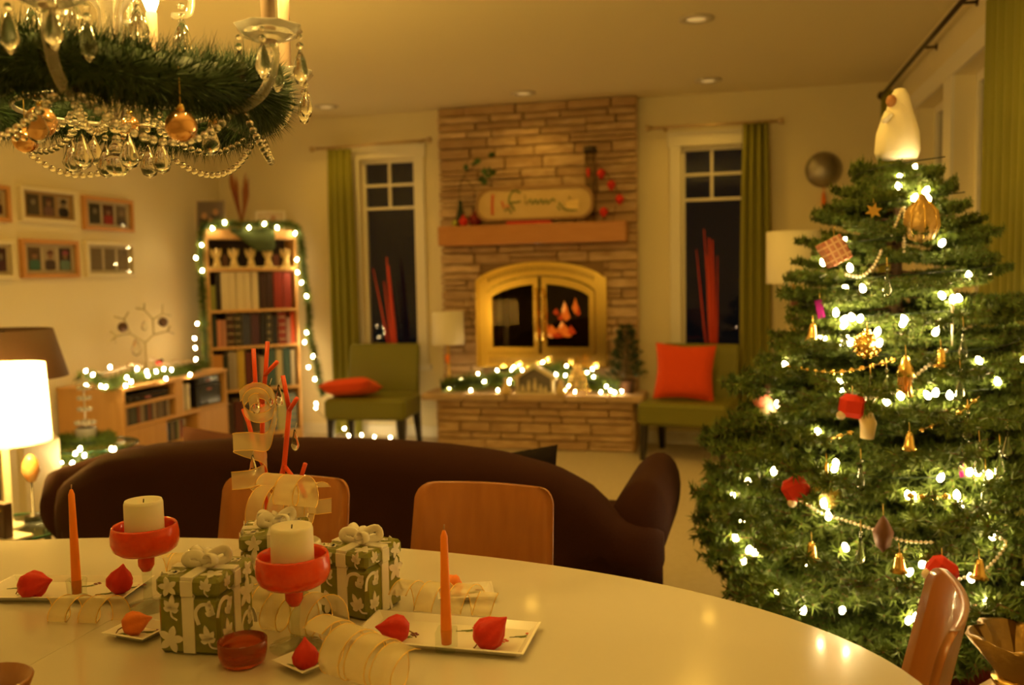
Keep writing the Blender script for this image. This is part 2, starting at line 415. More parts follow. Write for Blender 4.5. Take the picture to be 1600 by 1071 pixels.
# recessed ceiling lights (dimmed); the last three are unseen, added to brighten the room
proto = None
for i, (x, y, lab) in enumerate(((-.19, 5.07, 'white recessed ceiling light over the open floor before the fireplace'),
                            (-1.53, 6.70, 'white recessed ceiling light right above the stone chimney'),
                            (-3.14, 6.70, 'white recessed ceiling light above the window beside the bookcase'),
                            (-.17, 6.70, 'white recessed ceiling light above the window with the leaning cushion'),
                            (-3.14, 5.07, 'added unseen ceiling light above the media cabinet side of the room'), (-.19, 3.42, 'added unseen ceiling light above the sofa end beside the tree'), (-3.14, 3.42, 'added unseen ceiling light above the cream armchair'))):
    if proto is None:
        proto = thing('recessed_light', lab, 'ceiling light', (x, y, ZC), group='recessed ceiling lights')
        MB().lathe([(.065, 0), (.095, -.001), (.095, -.008), (.06, -.012), (.055, -.004), (.055, 0)], 24).build('trim_ring', flat((.62, .56, .45)), proto)
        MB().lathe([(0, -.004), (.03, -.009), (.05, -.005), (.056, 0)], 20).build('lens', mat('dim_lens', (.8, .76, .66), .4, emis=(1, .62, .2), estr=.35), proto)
        ld = bpy.data.lights.new('downlight', 'SPOT'); ld.energy = DOWNLIGHT; ld.color = WARM; ld.spot_size = R(150); ld.spot_blend = .9; ld.shadow_soft_size = .05
        lo = bpy.data.objects.new('downlight', ld); COL.objects.link(lo); lo.parent = proto; lo.location = (0, 0, -.03)
    else:
        q = dup(proto, (x, y, ZC), label=lab)
        if y > 6.5 or x < -3:      # the rows by the fireplace and picture wall are dimmed further
            for c_ in q.children:
                if c_.type == 'LIGHT': c_.data = c_.data.copy(); c_.data.energy = DOWNLIGHT*(.2 if y > 6.5 else .35)
# ============================================================ FIREPLACE
FX0, FX1 = -2.34, -.713
FACE = 7.09
fp = thing('stone_fireplace', 'floor to ceiling fireplace of stacked tan ledge stone with raised hearth', 'fireplace', (-1.52, YB, 0))
L0 = (1.52, -YB, 0)
HY0, HX0, HX1 = 6.79, -2.30, -.73
b = MB()
b.box(FX0+.02, FB[0], FACE+.025, YB, 0, ZC); b.box(FB[1], FX1-.02, FACE+.025, YB, 0, ZC)
b.box(FB[0], FB[1], FACE+.025, YB, 0, FB[2]); b.box(FB[0], FB[1], FACE+.025, YB, FB[3], ZC)
b.build('chimney_core', MORTAR, fp, loc=L0)
MB().box(HX0+.03, HX1-.03, HY0+.03, FACE+.03, 0, .385).build('hearth_core', MORTAR, fp, loc=L0)
rs = random.Random(11)
stone_meshes = {}
def stone(x0, x1, z0, z1, face, back, side=None):
    j = rs.uniform(0, .03); g = .0045
    MB().box(x0+g, x1-g, face-j, back, z0+g, z1-g, .006).build('stone', STONE, fp, loc=L0)
def courses(xa, xb, za, zb, face, back, skip=None, hmin=.045, hmax=.085):
    z = za; k = 0
    while z < zb-.02:
        h = rs.uniform(hmin, hmax)
        if zb-z-h < .035: h = zb-z
        x = xa; k += 1
        while x < xb-.01:
            wd = rs.uniform(.18, .46)
            if xb-x-wd < .12: wd = xb-x
            pieces = [(x, x+wd)]
            for a, c in pieces:
                if skip and z+h > skip[2]+.004 and z < skip[3]-.004:
                    q = []
                    if a < skip[0]: q.append((a, min(c, skip[0])))
                    if c > skip[1]: q.append((max(a, skip[1]), c))
                else: q = [(a, c)]
                for u, v in q:
                    if v-u < .03: continue
                    if rs.random() < .25 and h > .065:
                        stone(u, v, z, z+h*.5, face, back); stone(u, v, z+h*.5, z+h, face, back)
                    else: stone(u, v, z, z+h, face, back)
            x += wd
        z += h
courses(FX0, FX1, .44, ZC-.002, FACE, FACE+.03, skip=(-2.0, -.99, .44, 1.40), hmin=.055, hmax=.10)
courses(HX0, HX1, 0.001, .385, HY0, HY0+.035, hmin=.05, hmax=.085)
# side returns of hearth and chimney
for sx, x0, x1 in ((0, HX0-.012, HX0+.03), (1, HX1-.03, HX1+.012)):
    z = .001
    while z < .37:
        h = min(rs.uniform(.06, .10), .385-z)
        MB().box(x0, x1, HY0+.005, FACE+.02, z+.002, z+h-.002, .006).build('stone', STONE, fp, loc=L0); z += h
# hearth slabs
xs = [-2.42, -2.06, -1.72, -1.25, -.92, -.645]
for a, c in zip(xs, xs[1:]):
    MB().box(a+.002, c-.002, 6.715+rs.uniform(-.008, .008), FACE+.03, .385, .44, .012).build('hearth_slab', SLABM, fp, loc=L0)
# firebox
b = MB(); y1 = 7.62
b.box(FB[0]-.02, FB[0], YB-.08, y1, FB[2], FB[3]); b.box(FB[1], FB[1]+.02, YB-.08, y1, FB[2], FB[3])
b.box(FB[0]-.02, FB[1]+.02, YB-.08, y1, FB[2]-.02, FB[2]); b.box(FB[0]-.02, FB[1]+.02, YB-.08, y1, FB[3], FB[3]+.02)
b.box(FB[0]-.02, FB[1]+.02, y1, y1+.02, FB[2]-.02, FB[3]+.02)
b.build('firebox', SOOT, fp, loc=L0)

# mantel
MB().box(-2.30, -.79, 6.90, FACE+.01, 1.615, 1.77, .006).build('mantel_shelf', OAKM)
tag(bpy.data.objects['mantel_shelf'], 'thick honey oak mantel beam set into the stone chimney', 'mantel shelf')

# brass arched insert
ins = thing('fireplace_insert', 'polished brass arched fireplace surround with twin glass doors', 'fireplace insert', (-1.495, FACE, .62))
cx = -1.495
def arch(hw, zb, zs, zt, n=16):          # outline with flat-arched top
    pts = [(-hw, zb)]
    for i in range(n+1):
        t = -1+2*i/n; pts.append((t*hw, zs+(zt-zs)*(1-t*t)**.75 if abs(t) < 1 else zs))
    pts.append((hw, zb)); return pts
def ring(mb, o, i, y0, y1):
    n = len(o)
    vs = [(x, y0, z) for x, z in o]+[(x, y0, z) for x, z in i]+[(x, y1, z) for x, z in o]+[(x, y1, z) for x, z in i]
    fs = []
    for k in range(n):
        j = (k+1) % n
        fs += [(k, j, n+j, n+k), (2*n+k, 3*n+k, 3*n+j, 2*n+j), (k, 2*n+k, 2*n+j, j), (n+k, n+j, 3*n+j, 3*n+k)]
    mb.add(vs, fs)
IL = (0, 0, -.62)
out = arch(.535, .625, 1.33, 1.475); inn = arch(.445, .735, 1.235, 1.365)
b = MB(); ring(b, out, inn, -.055, .02); b.build('surround', BRASS, ins, loc=IL)
b = MB(); ring(b, arch(.535, .625, 1.33, 1.475), arch(.515, .645, 1.315, 1.455), -.068, -.05); b.build('outer_bead', BRASS, ins, loc=IL)
# vent slots along arch and bottom
v = MB()
for i in range(33):
    t = -1+2*(i+.5)/33*1.0; t *= .88
    zz = 1.285+(1.42-1.285)*(1-(t)**2)**.75; x = t*.50
    v.box(x-.0045, x+.0045, -.0575, -.054, zz-.018, zz+.018)
v.build('vent_slots', flat((.22, .12, .02)), ins, loc=IL)['kind'] = 'stuff'
v = MB()
for i in range(34):
    x = -.42+.84*i/33; v.box(x-.004, x+.004, -.0575, -.054, .655, .705)
v.build('vent_slots', flat((.22, .12, .02)), ins, loc=IL)['kind'] = 'stuff'
for sgn, nm in ((-1, 'a'), (1, 'b')):
    def half(hw, zb, zs, zt, x_in):
        pts = [(x_in, zb)]; pts.append((sgn*hw, zb))
        for i in range(11):
            t = 1-i/10*(1-x_in*sgn/hw); pts.append((sgn*t*hw, zs+(zt-zs)*(1-t*t)**.75 if t < 1 else zs))
        return pts
    o = half(.44, .74, 1.23, 1.355, sgn*.012); i_ = half(.395, .79, 1.195, 1.295, sgn*.055)
    b = MB(); ring(b, o, i_, -.075, -.045); d = b.build('door', BRASS, ins, loc=IL)
    g = MB(); g.prism(i_, -.058, -.055); g.build('pane', SMOKE, d)
    h = MB(); h.tube([(sgn*.028, -.075, .84), (sgn*.028, -.115, .86), (sgn*.028, -.118, 1.02), (sgn*.028, -.115, 1.24), (sgn*.028, -.075, 1.26)], .011, 8)
    h.ell((sgn*.03, -.118, 1.04), (.02, .02, .035)); h.ell((sgn*.03, -.118, 1.20), (.018, .018, .03)); h.build('handle', BRASS, d)
# fire: logs and flames
for i, (x, y, z, a) in enumerate(((-1.66, 7.36, .63, .15), (-1.28, 7.34, .63, -.2), (-1.46, 7.40, .722, .05))):
    p = [Vector((x-.165*math.cos(a), y-.165*math.sin(a), z)), Vector((x, y, z)), Vector((x+.165*math.cos(a), y+.165*math.sin(a), z))]
    lg = MB().tube([q-p[1] for q in p], [.045, .05, .042], 9).build('fire_log', mat('charred_log', (.05, .025, .015), .9, bump=.6, bscale=40), loc=p[1])
    tag(lg, 'charred split log burning inside the brass fireplace', 'log', 'logs in the fire')
FLAME = mat('flame', (.02, .005, 0), .9, emis=(1, .20, .015), estr=.95)
FLAMEY = mat('flame_tip', (.02, .01, 0), .9, emis=(1, .38, .07), estr=1.5)
EMBER = mat('ember', (.02, .004, 0), .9, emis=(1, .09, .01), estr=.6)
fl = thing('flames', 'orange flames and glowing embers behind the fireplace glass', 'fire', (-1.4, 7.34, .60))
for (px, py, wd, ht, mt) in ((882, 484, .045, .13, FLAMEY), (884, 490, .07, .15, FLAME), (899, 480, .05, .14, FLAME), (903, 486, .04, .10, EMBER), (869, 488, .05, .06, EMBER), (876, 497, .05, .05, EMBER), (862, 517, .10, .09, FLAME), (861, 524, .07, .05, FLAMEY), (880, 515, .11, .10, FLAME), (878, 510, .05, .08, FLAMEY), (892, 517, .08, .08, EMBER), (855, 512, .05, .07, EMBER), (870, 524, .12, .05, EMBER), (886, 524, .08, .04, FLAME)):
    c = aty(px, py, 7.33)-Vector((-1.4, 7.34, .60)); mb = MB()
    k = .45
    mb.lathe([(0, -ht*k), (wd*k*.9, -ht*k*.5), (wd*k, -ht*k*.1), (wd*k*.55, ht*k*.5), (wd*k*.15, ht*k), (0, ht*k*1.3)], 9, tuple(c), sq=.5, wob=lambda a, i: 1+.35*math.sin(3*a+i*1.7)).build('flame', mt, fl)
e = MB()
for i in range(26):
    e.ell((random.uniform(-.16, .16), random.uniform(-.05, .05), random.uniform(-.0, .05)), (random.uniform(.015, .04), .02, .02), 6, 4)
x = e.build('embers', EMBER, fl); x['kind'] = 'stuff'

# ============================================================ MANTEL ITEMS
ZM = 1.77
# long painted platter leaning on the chimney
pl = thing('painted_platter', 'long rounded cream platter with painted script, leaning on the mantel', 'platter', (-1.515, 6.932, ZM+.021))
outl = rrect(-.475, .475, 0, .27, .115, 7)
outl = [(u, v+.018*math.cos(u*3.2)) for u, v in outl]
f = lambda u, v, w: (u, w+v*.16, v)
def inset(p, d):
    cxx = sum(q[0] for q in p)/len(p); cz = .135; return [((q[0]-cxx)*(1-d/.475)+cxx, (q[1]-cz)*(1-d/.15)+cz) for q in p]
b = MB(); ring(b, [(u, v) for u, v in outl], inset(outl, .022), -.016, .006)
b.v = [(x, y+z*.16, z) for x, y, z in b.v]; b.build('rim', mat('platter_rim', (.30, .17, .07), .5), pl)
b = MB(); b.prism(inset(outl, .018), -.006, .004, f); b.build('panel', mat('platter_cream', (.62, .46, .22), .5, var=.5, vscale=6, col2=(.50, .33, .12)), pl)
def mark(path, r, m, nm='painted_stroke'):
    q = [(u, -.008+v*.16, v) for u, v in path]
    MB().tube(smooth_path([Vector(p) for p in q], 5), r, 5).build(nm, m, pl)
GRP = flat((.13, .19, .04)); RDP = flat((.62, .06, .02)); OLV = flat((.22, .18, .05))
pxp = lambda x, y: ((x-838)*.00492, .012+(345-y)*.0051)
for pts, r, m_ in (([(770, 304), (769, 318), (770, 336)], .009, RDP), ([(785, 315), (789, 326)], .006, RDP), ([(793, 321), (797, 326)], .006, RDP),
        ([(815, 303), (806, 299), (799, 305), (797, 316), (803, 324), (807, 330)], .007, GRP), ([(799, 318), (808, 317), (816, 316)], .006, GRP), ([(790, 331), (796, 326), (801, 334)], .006, GRP),
        ([(823, 306), (824, 318), (826, 322)], .004, OLV), ([(828, 319), (833, 314), (836, 321), (841, 314), (844, 321), (850, 314), (853, 321), (858, 315), (861, 321), (868, 314), (872, 318)], .006, GRP),
        ([(878, 320), (883, 325), (888, 331), (898, 333), (908, 332)], .006, GRP), ([(876, 325), (880, 332)], .005, GRP), ([(895, 312), (896, 315)], .008, OLV)):
    mark([pxp(*p) for p in pts], r, m_)
mk = [(pxp(888, 320)), (pxp(910, 316)), (pxp(911, 333)), (pxp(893, 330))]
b = MB(); b.prism(mk[::-1], -.011, -.006, f); b.build('painted_house', flat((.78, .58, .22)), pl)
# red book under the platter
rb = thing('flat_book', 'thin red book lying flat under the painted platter', 'book', (-1.555, 6.96, ZM))
MB().box(-.18, .18, -.045, .07, 0, .022, .002).build('cover', flat((.62, .035, .015)), rb)
MB().box(-.176, .176, -.043, .066, .003, .019).build('pages', PAPER, rb)
# glass jug with ivy sprig, left
vs = thing('ivy_vase', 'slim dark glass vase holding an ivy sprig at the mantel end', 'vase', (-2.14, 7.015, ZM))
MB().lathe([(.0, 0), (.035, 0), (.042, .04), (.03, .11), (.016, .17), (.018, .21), (.014, .21), (.012, .17), (.025, .10), (.034, .04), (0, .008)], 16).build('body', mat('dark_green_glass', (.05, .07, .03), .1, trans=.4), vs)
b = MB(); st = [Vector((0, 0, .15)), Vector((.0, -.01, .30)), Vector((.04, -.02, .40)), Vector((.11, -.02, .46)), Vector((.16, -.03, .50))]
b.tube(smooth_path(st, 5), .004, 5); b.tube([st[2], Vector((.1, -.04, .34)), Vector((.13, -.05, .30))], .003, 5); b.build('stem', flat((.06, .05, .02)), vs)
for (px, py) in ((728, 262), (740, 256), (746, 252), (768, 242), (757, 268), (765, 266), (752, 280), (770, 270), (757, 284), (762, 275)):
    c = aty(px, py, 6.96)-Vector((-2.14, 7.015, ZM)); mb = MB()
    T = Matrix.Rotation(random.uniform(-1, 1), 4, 'X') @ Matrix.Rotation(random.uniform(-1, 1), 4, 'Z')
    poly = [(-.002, -.03), (.024, -.012), (.03, .008), (.01, .02), (0, .034), (-.012, .02), (-.03, .006), (-.022, -.014)]
    mb.prism(poly, -.0015, .0015, lambda u, v, w_: tuple(Vector(c)+T @ Vector((u, w_, v)))); mb.build('leaf', LEAFG, vs)
# ornaments by the vase
for (px, py, r, mt, lab, cat) in ((713, 340, .025, flat((.40, .42, .06)), 'small lime green pear beside the ivy vase', 'pear'),
        (726, 336, .038, PHYS, 'bright red pomegranate ornament next to the lime pear', 'ornament'), (742, 332, .054, flat((.22, .015, .008)), 'large dark red pomegranate leaning against the painted platter', 'pomegranate')):
    p = aty(px, py, 6.975); o = thing('mantel_fruit', lab, cat, (p.x, 6.932 if px < 740 else 6.985, ZM))
    MB().lathe([(0, 0), (r*.6, .004), (r, r*.8), (r*.9, r*1.35), (r*.35, r*1.85), (r*.18, r*2.0), (r*.3, r*2.3), (.0, r*2.05)], 14).build('fruit', mt, o)
    MB().tube([(0, 0, r*2.0), (r*.2, 0, r*2.6)], .004, 5).build('stem', BARK, o)
# candlestick tumbler & red lantern branch, right
gl = thing('glass_cylinder', 'tall clear glass cylinder with dark rim at the mantel right end', 'vase', (-1.075, 7.008, ZM))
MB().lathe([(0, 0), (.045, 0), (.045, .58), (.041, .58), (.041, .01), (0, .01)], 20).build('body', pane_mat('thin_glass', (.95, .93, .88), .93), gl)
MB().lathe([(.044, .545), (.051, .545), (.051, .585), (.044, .585)], 20).build('rim_band', flat((.06, .04, .025)), gl)
cn = thing('chinese_lantern_sprig', 'dried sprig of red lantern pods standing on the mantel', 'dried flowers', (-.90, 6.97, ZM))
pods = [aty(px, py, 6.96)-Vector((-.90, 6.97, ZM)) for px, py in ((919, 270), (939, 272), (955, 290), (968, 312), (943, 332))]
b = MB(); b.tube(smooth_path([Vector((0, 0, 0)), Vector((.03, 0, .12)), pods[3]+Vector((0, 0, .03)), pods[2]+Vector((0, 0, .04)), pods[1]+Vector((0, 0, .05)), pods[0]+Vector((0, 0, .06))], 5), .003, 5); b.tube([Vector((.01, 0, .05)), pods[4]], .003, 5); b.build('stem', BARK, cn)
for i, p in enumerate(pods):
    sx = .45 if i == 0 else 1
    MB().lathe([(0, -.042), (.012*sx, -.034), (.03*sx, -.008), (.034*sx, .012), (.018*sx, .034), (0, .042)], 10, tuple(p), wob=lambda a, k: 1+.1*math.cos(5*a)).build('lantern_pod', PHYS, cn)

# ============================================================ HEARTH ITEMS
ZH = .44
def hp(px, py, Y=6.86): return aty(px, py, Y)
gpath = smooth_path([(-2.28, 6.83, .475), (-2.1, 6.86, .50), (-1.92, 6.90, .51), (-1.75, 6.93, .53), (-1.58, 6.95, .56), (-1.40, 6.96, .59), (-1.28, 6.95, .58), (-1.15, 6.93, .53), (-1.0, 6.90, .50), (-.86, 6.88, .48)], 6)
for p in gpath: p.z += .012
garland('hearth_garland', 'green fir garland lying along the stone hearth before the fireplace', gpath, .11, 3400, [NEEDLE], seed=3, ln=.075, wd=.0030)
hl = [(684+x/4.848, 540+y/4.848) for x, y in ((85, 325), (110, 300), (177, 258), (305, 214), (250, 357), (352, 275), (450, 190), (455, 340), (545, 262), (560, 185), (575, 165), (640, 188), (710, 168), (795, 128), (540, 285))]
hl += [(680+x/4.848, 540+y/4.848) for x, y in ((915, 220), (993, 155), (985, 228), (1012, 308), (980, 340), (1060, 360), (1150, 207), (1190, 180), (1200, 238), (1295, 310), (1328, 343), (1360, 365), (1413, 348), (1255, 368))]
def ydep(y): return 6.93-.12*min(1, max(0, (y-575)/40))
pts = []
for (x, y) in sorted(hl):
    p = aty(x, y, ydep(y)); p.z = max(p.z, ZH+.02); pts.append(p)
light_string('warm white fairy lights wound through the hearth garland', pts, sc=.95)
# nativity stable
na = thing('nativity_stable', 'small white nativity stable with pitched roof and figures on the hearth', 'nativity', (-1.50, 6.80, ZH))
CREAM = flat((.75, .66, .45)); GREYB = flat((.24, .22, .22))
MB().box(-.16, .16, -.03, .06, 0, .012).build('base', CREAM, na)
b = MB(); b.prism([(-.14, .012), (.14, .012), (.14, .12), (0, .20), (-.14, .12)], .045, .055); b.build('back_wall', GREYB, na)
for sx in (-1, 1):
    b = MB(); b.prism([(sx*.165, .105), (0, .205), (0, .235), (sx*.175, .13)], -.03, .06); b.build('roof_slope', CREAM, na)
    MB().box(sx*.14-.008, sx*.14+.008, -.02, .05, .012, .13).build('post', CREAM, na)
for (x, h) in ((-.05, .11), (.0, .13), (.045, .075), (.085, .06), (-.1, .07)):
    b = MB(); b.lathe([(0, .012), (.022, .012), (.018, h*.5), (.011, h*.75), (.0, h*.78)], 9, (x, .01, 0)); b.ell((x, .01, h*.85), (.011, .011, .013), 8, 6); b.build('figure', CREAM, na)
for (x, sc_, lab) in ((-1.725, 1, 'seated gold figure beside the stable, nearer the white lamp'), (-1.29, .9, 'seated gold figure beside the stable, nearer the wire tree')):
    o = thing('nativity_figure', lab, 'figurine', (x, 6.768, ZH), group='gold nativity figures')
    b = MB(); b.lathe([(0, 0), (.05*sc_, 0), (.04*sc_, .04), (.025*sc_, .075), (.012*sc_, .095), (0, .097)], 10); b.build('robe', flat((.66, .50, .22)), o)
    MB().ell((0, 0, .11*sc_), (.017, .017, .02), 9, 7).build('head', flat((.70, .52, .30)), o)
# gold wire cone tree
wt = thing('gold_wire_tree', 'gold wire cone tree with round baubles standing on the hearth', 'tree ornament', (-1.165, 6.835, ZH))
b = MB()
for i in range(9):
    t = i/8; b.tube([Vector((.098*(1-t)*math.cos(a), .098*(1-t)*math.sin(a), .01+.27*t)) for a in [2*math.pi*k/16 for k in range(16)]] if t < 1 else [(0, 0, .27), (0, 0, .30)], .0035, 5, closed=t < 1)
for k in range(8):
    a = 2*math.pi*k/8; b.tube([(.098*math.cos(a), .098*math.sin(a), .01), (0, 0, .29)], .0035, 5)
b.build('wire_cone', GOLD, wt)
for i in range(8):
    a = i*2.4; t = i/9; MB().ell((.09*(1-t)*math.cos(a), .09*(1-t)*math.sin(a), .03+.25*t), .014, 8, 6).build('bauble', GOLD, wt)
# topiary
tp = thing('potted_conifer', 'small dark potted conifer at the right end of the hearth', 'potted plant', (-.80, 6.93, ZH))
MB().lathe([(0, 0), (.05, 0), (.062, .09), (.068, .09), (.068, .105), (.055, .105), (.05, .09), (0, .09)], 16).build('pot', flat((.10, .05, .025)), tp)
MB().tube([(0, 0, .09), (.005, 0, .3), (0, 0, .5)], [.008, .006, .003], 6).build('trunk', BARK, tp)
rng = random.Random(5); b = MB()
for i in range(1500):
    t = rng.random(); r = (.11*(1-t)**.7+.025)*(1+.22*math.sin(t*30)); a = rng.uniform(0, 6.283); rr = r*rng.uniform(.5, 1)
    p = Vector((rr*math.cos(a), rr*math.sin(a), .13+.40*t)); d = Vector((math.cos(a), math.sin(a), rng.uniform(-.3, .8)))
    sd = Vector((rng.gauss(0, 1), rng.gauss(0, 1), rng.gauss(0, 1))).normalized()*.006
    b.add([p-sd, p+sd, p+d*.035], [(0, 1, 2)])
x = b.build('foliage', NEEDLED, tp); x['kind'] = 'stuff'
# unlit lamp on hearth end
def drum_lamp(name, label, loc, r, zb, zt, base_r, pole_m, group=None):
    o = thing(name, label, 'lamp', loc, group=group); n = 32
    b = MB(); b.lathe([(r, zb), (r*1.0, zt), (r-.004, zt), (r-.004, zb), (r, zb)], n); b.build('shade', SHADEU, o)
    MB().lathe([(0, 0), (base_r, 0), (base_r, .012), (base_r*.3, .024), (.012, .03), (.009, .05), (.009, zt-.05), (0, zt-.045)], 16).build('stand', pole_m, o)
    b = MB()
    for k in range(3): a = k*2.094; b.tube([(0, 0, zt-.06), (r*.98*math.cos(a), r*.98*math.sin(a), zt-.02)], .003, 5)
    b.build('shade_spider', pole_m, o)
    b = MB(); b.lathe([(0, zt-.16), (.022, zt-.15), (.028, zt-.12), (.018, zt-.085), (.012, zt-.07)], 10); b.build('bulb', flat((.8, .78, .7), .3), o)
    return o
p = aty(700, 512, 6.925)
drum_lamp('table_lamp', 'unlit lamp with white drum shade standing on the hearth end', (p.x, 6.925, ZH), .13, aty(700, 538, 6.925).z-ZH, aty(700, 487, 6.925).z-ZH, .06, BRASSD)
og = thing('hanging_ornament', 'little orange drop ornament hanging under the white hearth lamp', 'ornament', (p.x+.03, 6.925-.1265, aty(700, 538, 6.925).z-.07))
MB().tube([(0, 0, .09), (0, 0, 0)], .0015, 4).build('thread', GOLDW, og)
MB().lathe([(0, -.09), (.014, -.06), (.02, -.03), (.008, 0), (0, .005)], 10).build('drop', PHYSO, og)

# ============================================================ SLIPPER CHAIRS
def slipper(label, loc, rotz, w_, bw):
    o = thing('slipper_chair', label, 'chair', loc, rotz)
    # local: front -y
    d = .58; hw = w_/2
    MB().box(-hw, hw, -d/2, d/2-.10, .26, .43, .025).build('seat', GREENL, o)
    b = MB()
    n = 8; vs = []
    for i in range(n+1):
        t = i/n; z = .26+.56*t; y = d/2-.12+.085*t*t
        k = bw/2*(1 if t < .9 else 1-.02*(t-.9)/.1)
        vs += [(-k, y, z), (k, y, z), (k, y+.09-.02*t, z), (-k, y+.09-.02*t, z)]
    fs = []
    for i in range(n):
        for k in range(4): fs.append((i*4+k, i*4+(k+1) % 4, (i+1)*4+(k+1) % 4, (i+1)*4+k))
    fs += [(3, 2, 1, 0), (n*4, n*4+1, n*4+2, n*4+3)]
    b.add(vs, fs); bk = b.build('backrest', GREENL, o)
    m_ = bk.modifiers.new('b', 'BEVEL'); m_.width = .02; m_.segments = 3
    for sx in (-1, 1):
        for y, sp in ((-d/2+.05, -.02), (d/2-.10, .05)):
            b = MB(); x = sx*(hw-.045); q = .028
            b.add([(x-q, y-q, .27), (x+q, y-q, .27), (x+q, y+q, .27), (x-q, y+q, .27)]+[(x-.018+sx*.006, y+sp-.018, 0), (x+.018+sx*.006, y+sp-.018, 0), (x+.018+sx*.006, y+sp+.018, 0), (x-.018+sx*.006, y+sp+.018, 0)],
                  [(0, 1, 2, 3), (7, 6, 5, 4), (0, 4, 5, 1), (1, 5, 6, 2), (2, 6, 7, 3), (3, 7, 4, 0)]); b.build('leg', EBONY, o)
    return o
slipper('olive leather slipper chair by the bookcase, flat cushion on its seat', (-2.80, 6.715, 0), R(4), .66, .60)
slipper('olive leather slipper chair near the tree, upright cushion on its seat', (-.295, 6.71, 0), R(-12), .66, .60)
def cushion(label, loc, sx, sz, th, rot, mt, name='cushion', group=None):
    o = MB(); n = 12; vs = []; fs = []
    def P(i, j, s):
        u = -1+2*i/n; v = -1+2*j/n; k = 1-.10*(1-abs(u)**1.5)*(abs(v)**3); l = 1-.10*(1-abs(v)**1.5)*(abs(u)**3)
        return (u*sx/2*l, s*th/2*((1-u**4)*(1-v**4))**.5, v*sz/2*k)
    for s_ in (-1, 1):
        o0 = len(vs)
        for i in range(n+1):
            for j in range(n+1): vs.append(P(i, j, s_))
        for i in range(n):
            for j in range(n):
                q = (o0+i*(n+1)+j, o0+(i+1)*(n+1)+j, o0+(i+1)*(n+1)+j+1, o0+i*(n+1)+j+1); fs.append(q if s_ < 0 else q[::-1])
    o.sm = True; o.add(vs, fs); ob = o.build(name, mt); ob.location = loc; ob.rotation_euler = rot
    return tag(ob, label, 'cushion', group)
cushion('orange velvet cushion lying flat on the olive chair by the bookcase', (-2.93, 6.54, .508), .42, .36, .12, (R(75), R(-6), R(6)), ORANGEF)
cushion('orange velvet cushion standing upright on the olive chair near the tree', (-.34, 6.66, .637), .44, .42, .13, (R(-14), R(3), R(2)), ORANGEF)

# ============================================================ CURTAINS AND RODS
def curtain(label, x0, x1, y, z0, z1, folds, amp=.035, axis='x', seed=0, group=None, tape=.0):
    b = MB(); n = folds*8; th = .006; rng = random.Random(seed); ph = [rng.uniform(-.5, .5) for _ in range(folds+2)]
    m_ = 6; rows = []
    for k in range(m_+1):
        t = k/m_; row = []
        for side in (0, 1):
            for i in range(n+1):
                u = i/n; a = u*folds*2*math.pi+ph[int(u*folds)]*.6; am = amp*(.75+.25*(1-t))*(1+.15*math.sin(u*9+t*2))
                sp = 1-tape*(t)**4
                xx = (x0+x1)/2+(u-.5)*(x1-x0)*sp; yy = y+am*math.cos(a)+(th if side else 0)
                row.append((xx, yy, z0+(z1-z0)*t) if axis == 'x' else (yy, xx, z0+(z1-z0)*t))
        rows.append(row)
    vs = [p for r in rows for p in r]; q = 2*(n+1); fs = []
    for k in range(m_):
        for s_ in (0, 1):
            for i in range(n): a = k*q+s_*(n+1)+i; fs.append((a, a+1, a+q+1, a+q))
        for i in (0, n): a = k*q+i; fs.append((a, a+n+1, a+n+1+q, a+q))
    for k in (0, m_):
        for i in range(n): a = k*q+i; fs.append((a, a+1, a+n+2, a+n+1))
    b.sm = True; b.add(vs, fs); cc = ((x0+x1)/2, y) if axis == 'x' else (y, (x0+x1)/2)
    b.v = [(p[0]-cc[0], p[1]-cc[1], p[2]-z0) for p in b.v]
    return tag(b.build('curtain', CURT, loc=(cc[0], cc[1], z0)), label, 'curtain', group)
curtain('olive green curtain at the window beside the bookcase', -3.36, -3.10, 7.09, .03, 2.455, 4, seed=1, tape=.15)
curtain('olive green curtain between the back window and the white floor lamp', .055, .29, 7.09, .03, 2.475, 4, seed=2, tape=.2)
curtain('long olive curtain at the side window behind the tree', 3.50, 4.19, 1.04, .03, 2.60, 7, axis='y', seed=3, amp=.04)
curtain('olive curtain in the far corner behind the tree topper', 6.62, 6.95, 1.045, .03, 2.58, 4, axis='y', seed=4, amp=.03)
def rod(label, a, c, r, m_, wall, axis):
    o = thing('curtain_rod', label, 'curtain rod', a); A = Vector(a); C = Vector(c)-A
    MB().tube([(0, 0, 0), tuple(C)], r, 10).build('rod', m_, o)
    for p in (Vector((0, 0, 0)), C):
        d = C.normalized()*(1 if p.length > 0 else -1)
        b = MB(); b.tube([p, p+d*.02, p+d*.022, p+d*.05, p+d*.052], [r*1.2, r*1.2, r*2.1, r*2.1, r*.8], 12); b.build('finial', m_, o)
    for t in ((.1, .92) if axis == 'x' else (.35, .6, .97)):
        p = C*t; q = Vector((p.x, wall-A.y, p.z)) if axis == 'x' else Vector((wall-A.x, p.y, p.z))
        b = MB(); b.tube([p, q], .007, 6); e = Vector((0, .006, 0)) if axis == 'x' else Vector((.006, 0, 0)); b.tube([q-e, q], .02, 10); b.build('bracket', m_, o)
RODM = mat('champagne_rod', (.60, .45, .26), .35, metal=.5)
rod('pale metal curtain rod over the window beside the bookcase', (-3.43, 7.09, 2.47), (-2.45, 7.09, 2.49), .011, RODM, YB, 'x')
rod('pale metal curtain rod over the window near the wall disc', (-.60, 7.09, 2.485), (.32, 7.09, 2.485), .011, RODM, YB, 'x')
rod('dark bronze curtain rod running along the side wall windows', (1.045, 3.5, 2.61), (1.045, 6.98, 2.61), .014, mat('bronze', (.05, .03, .02), .4, metal=.6), XR, 'y')

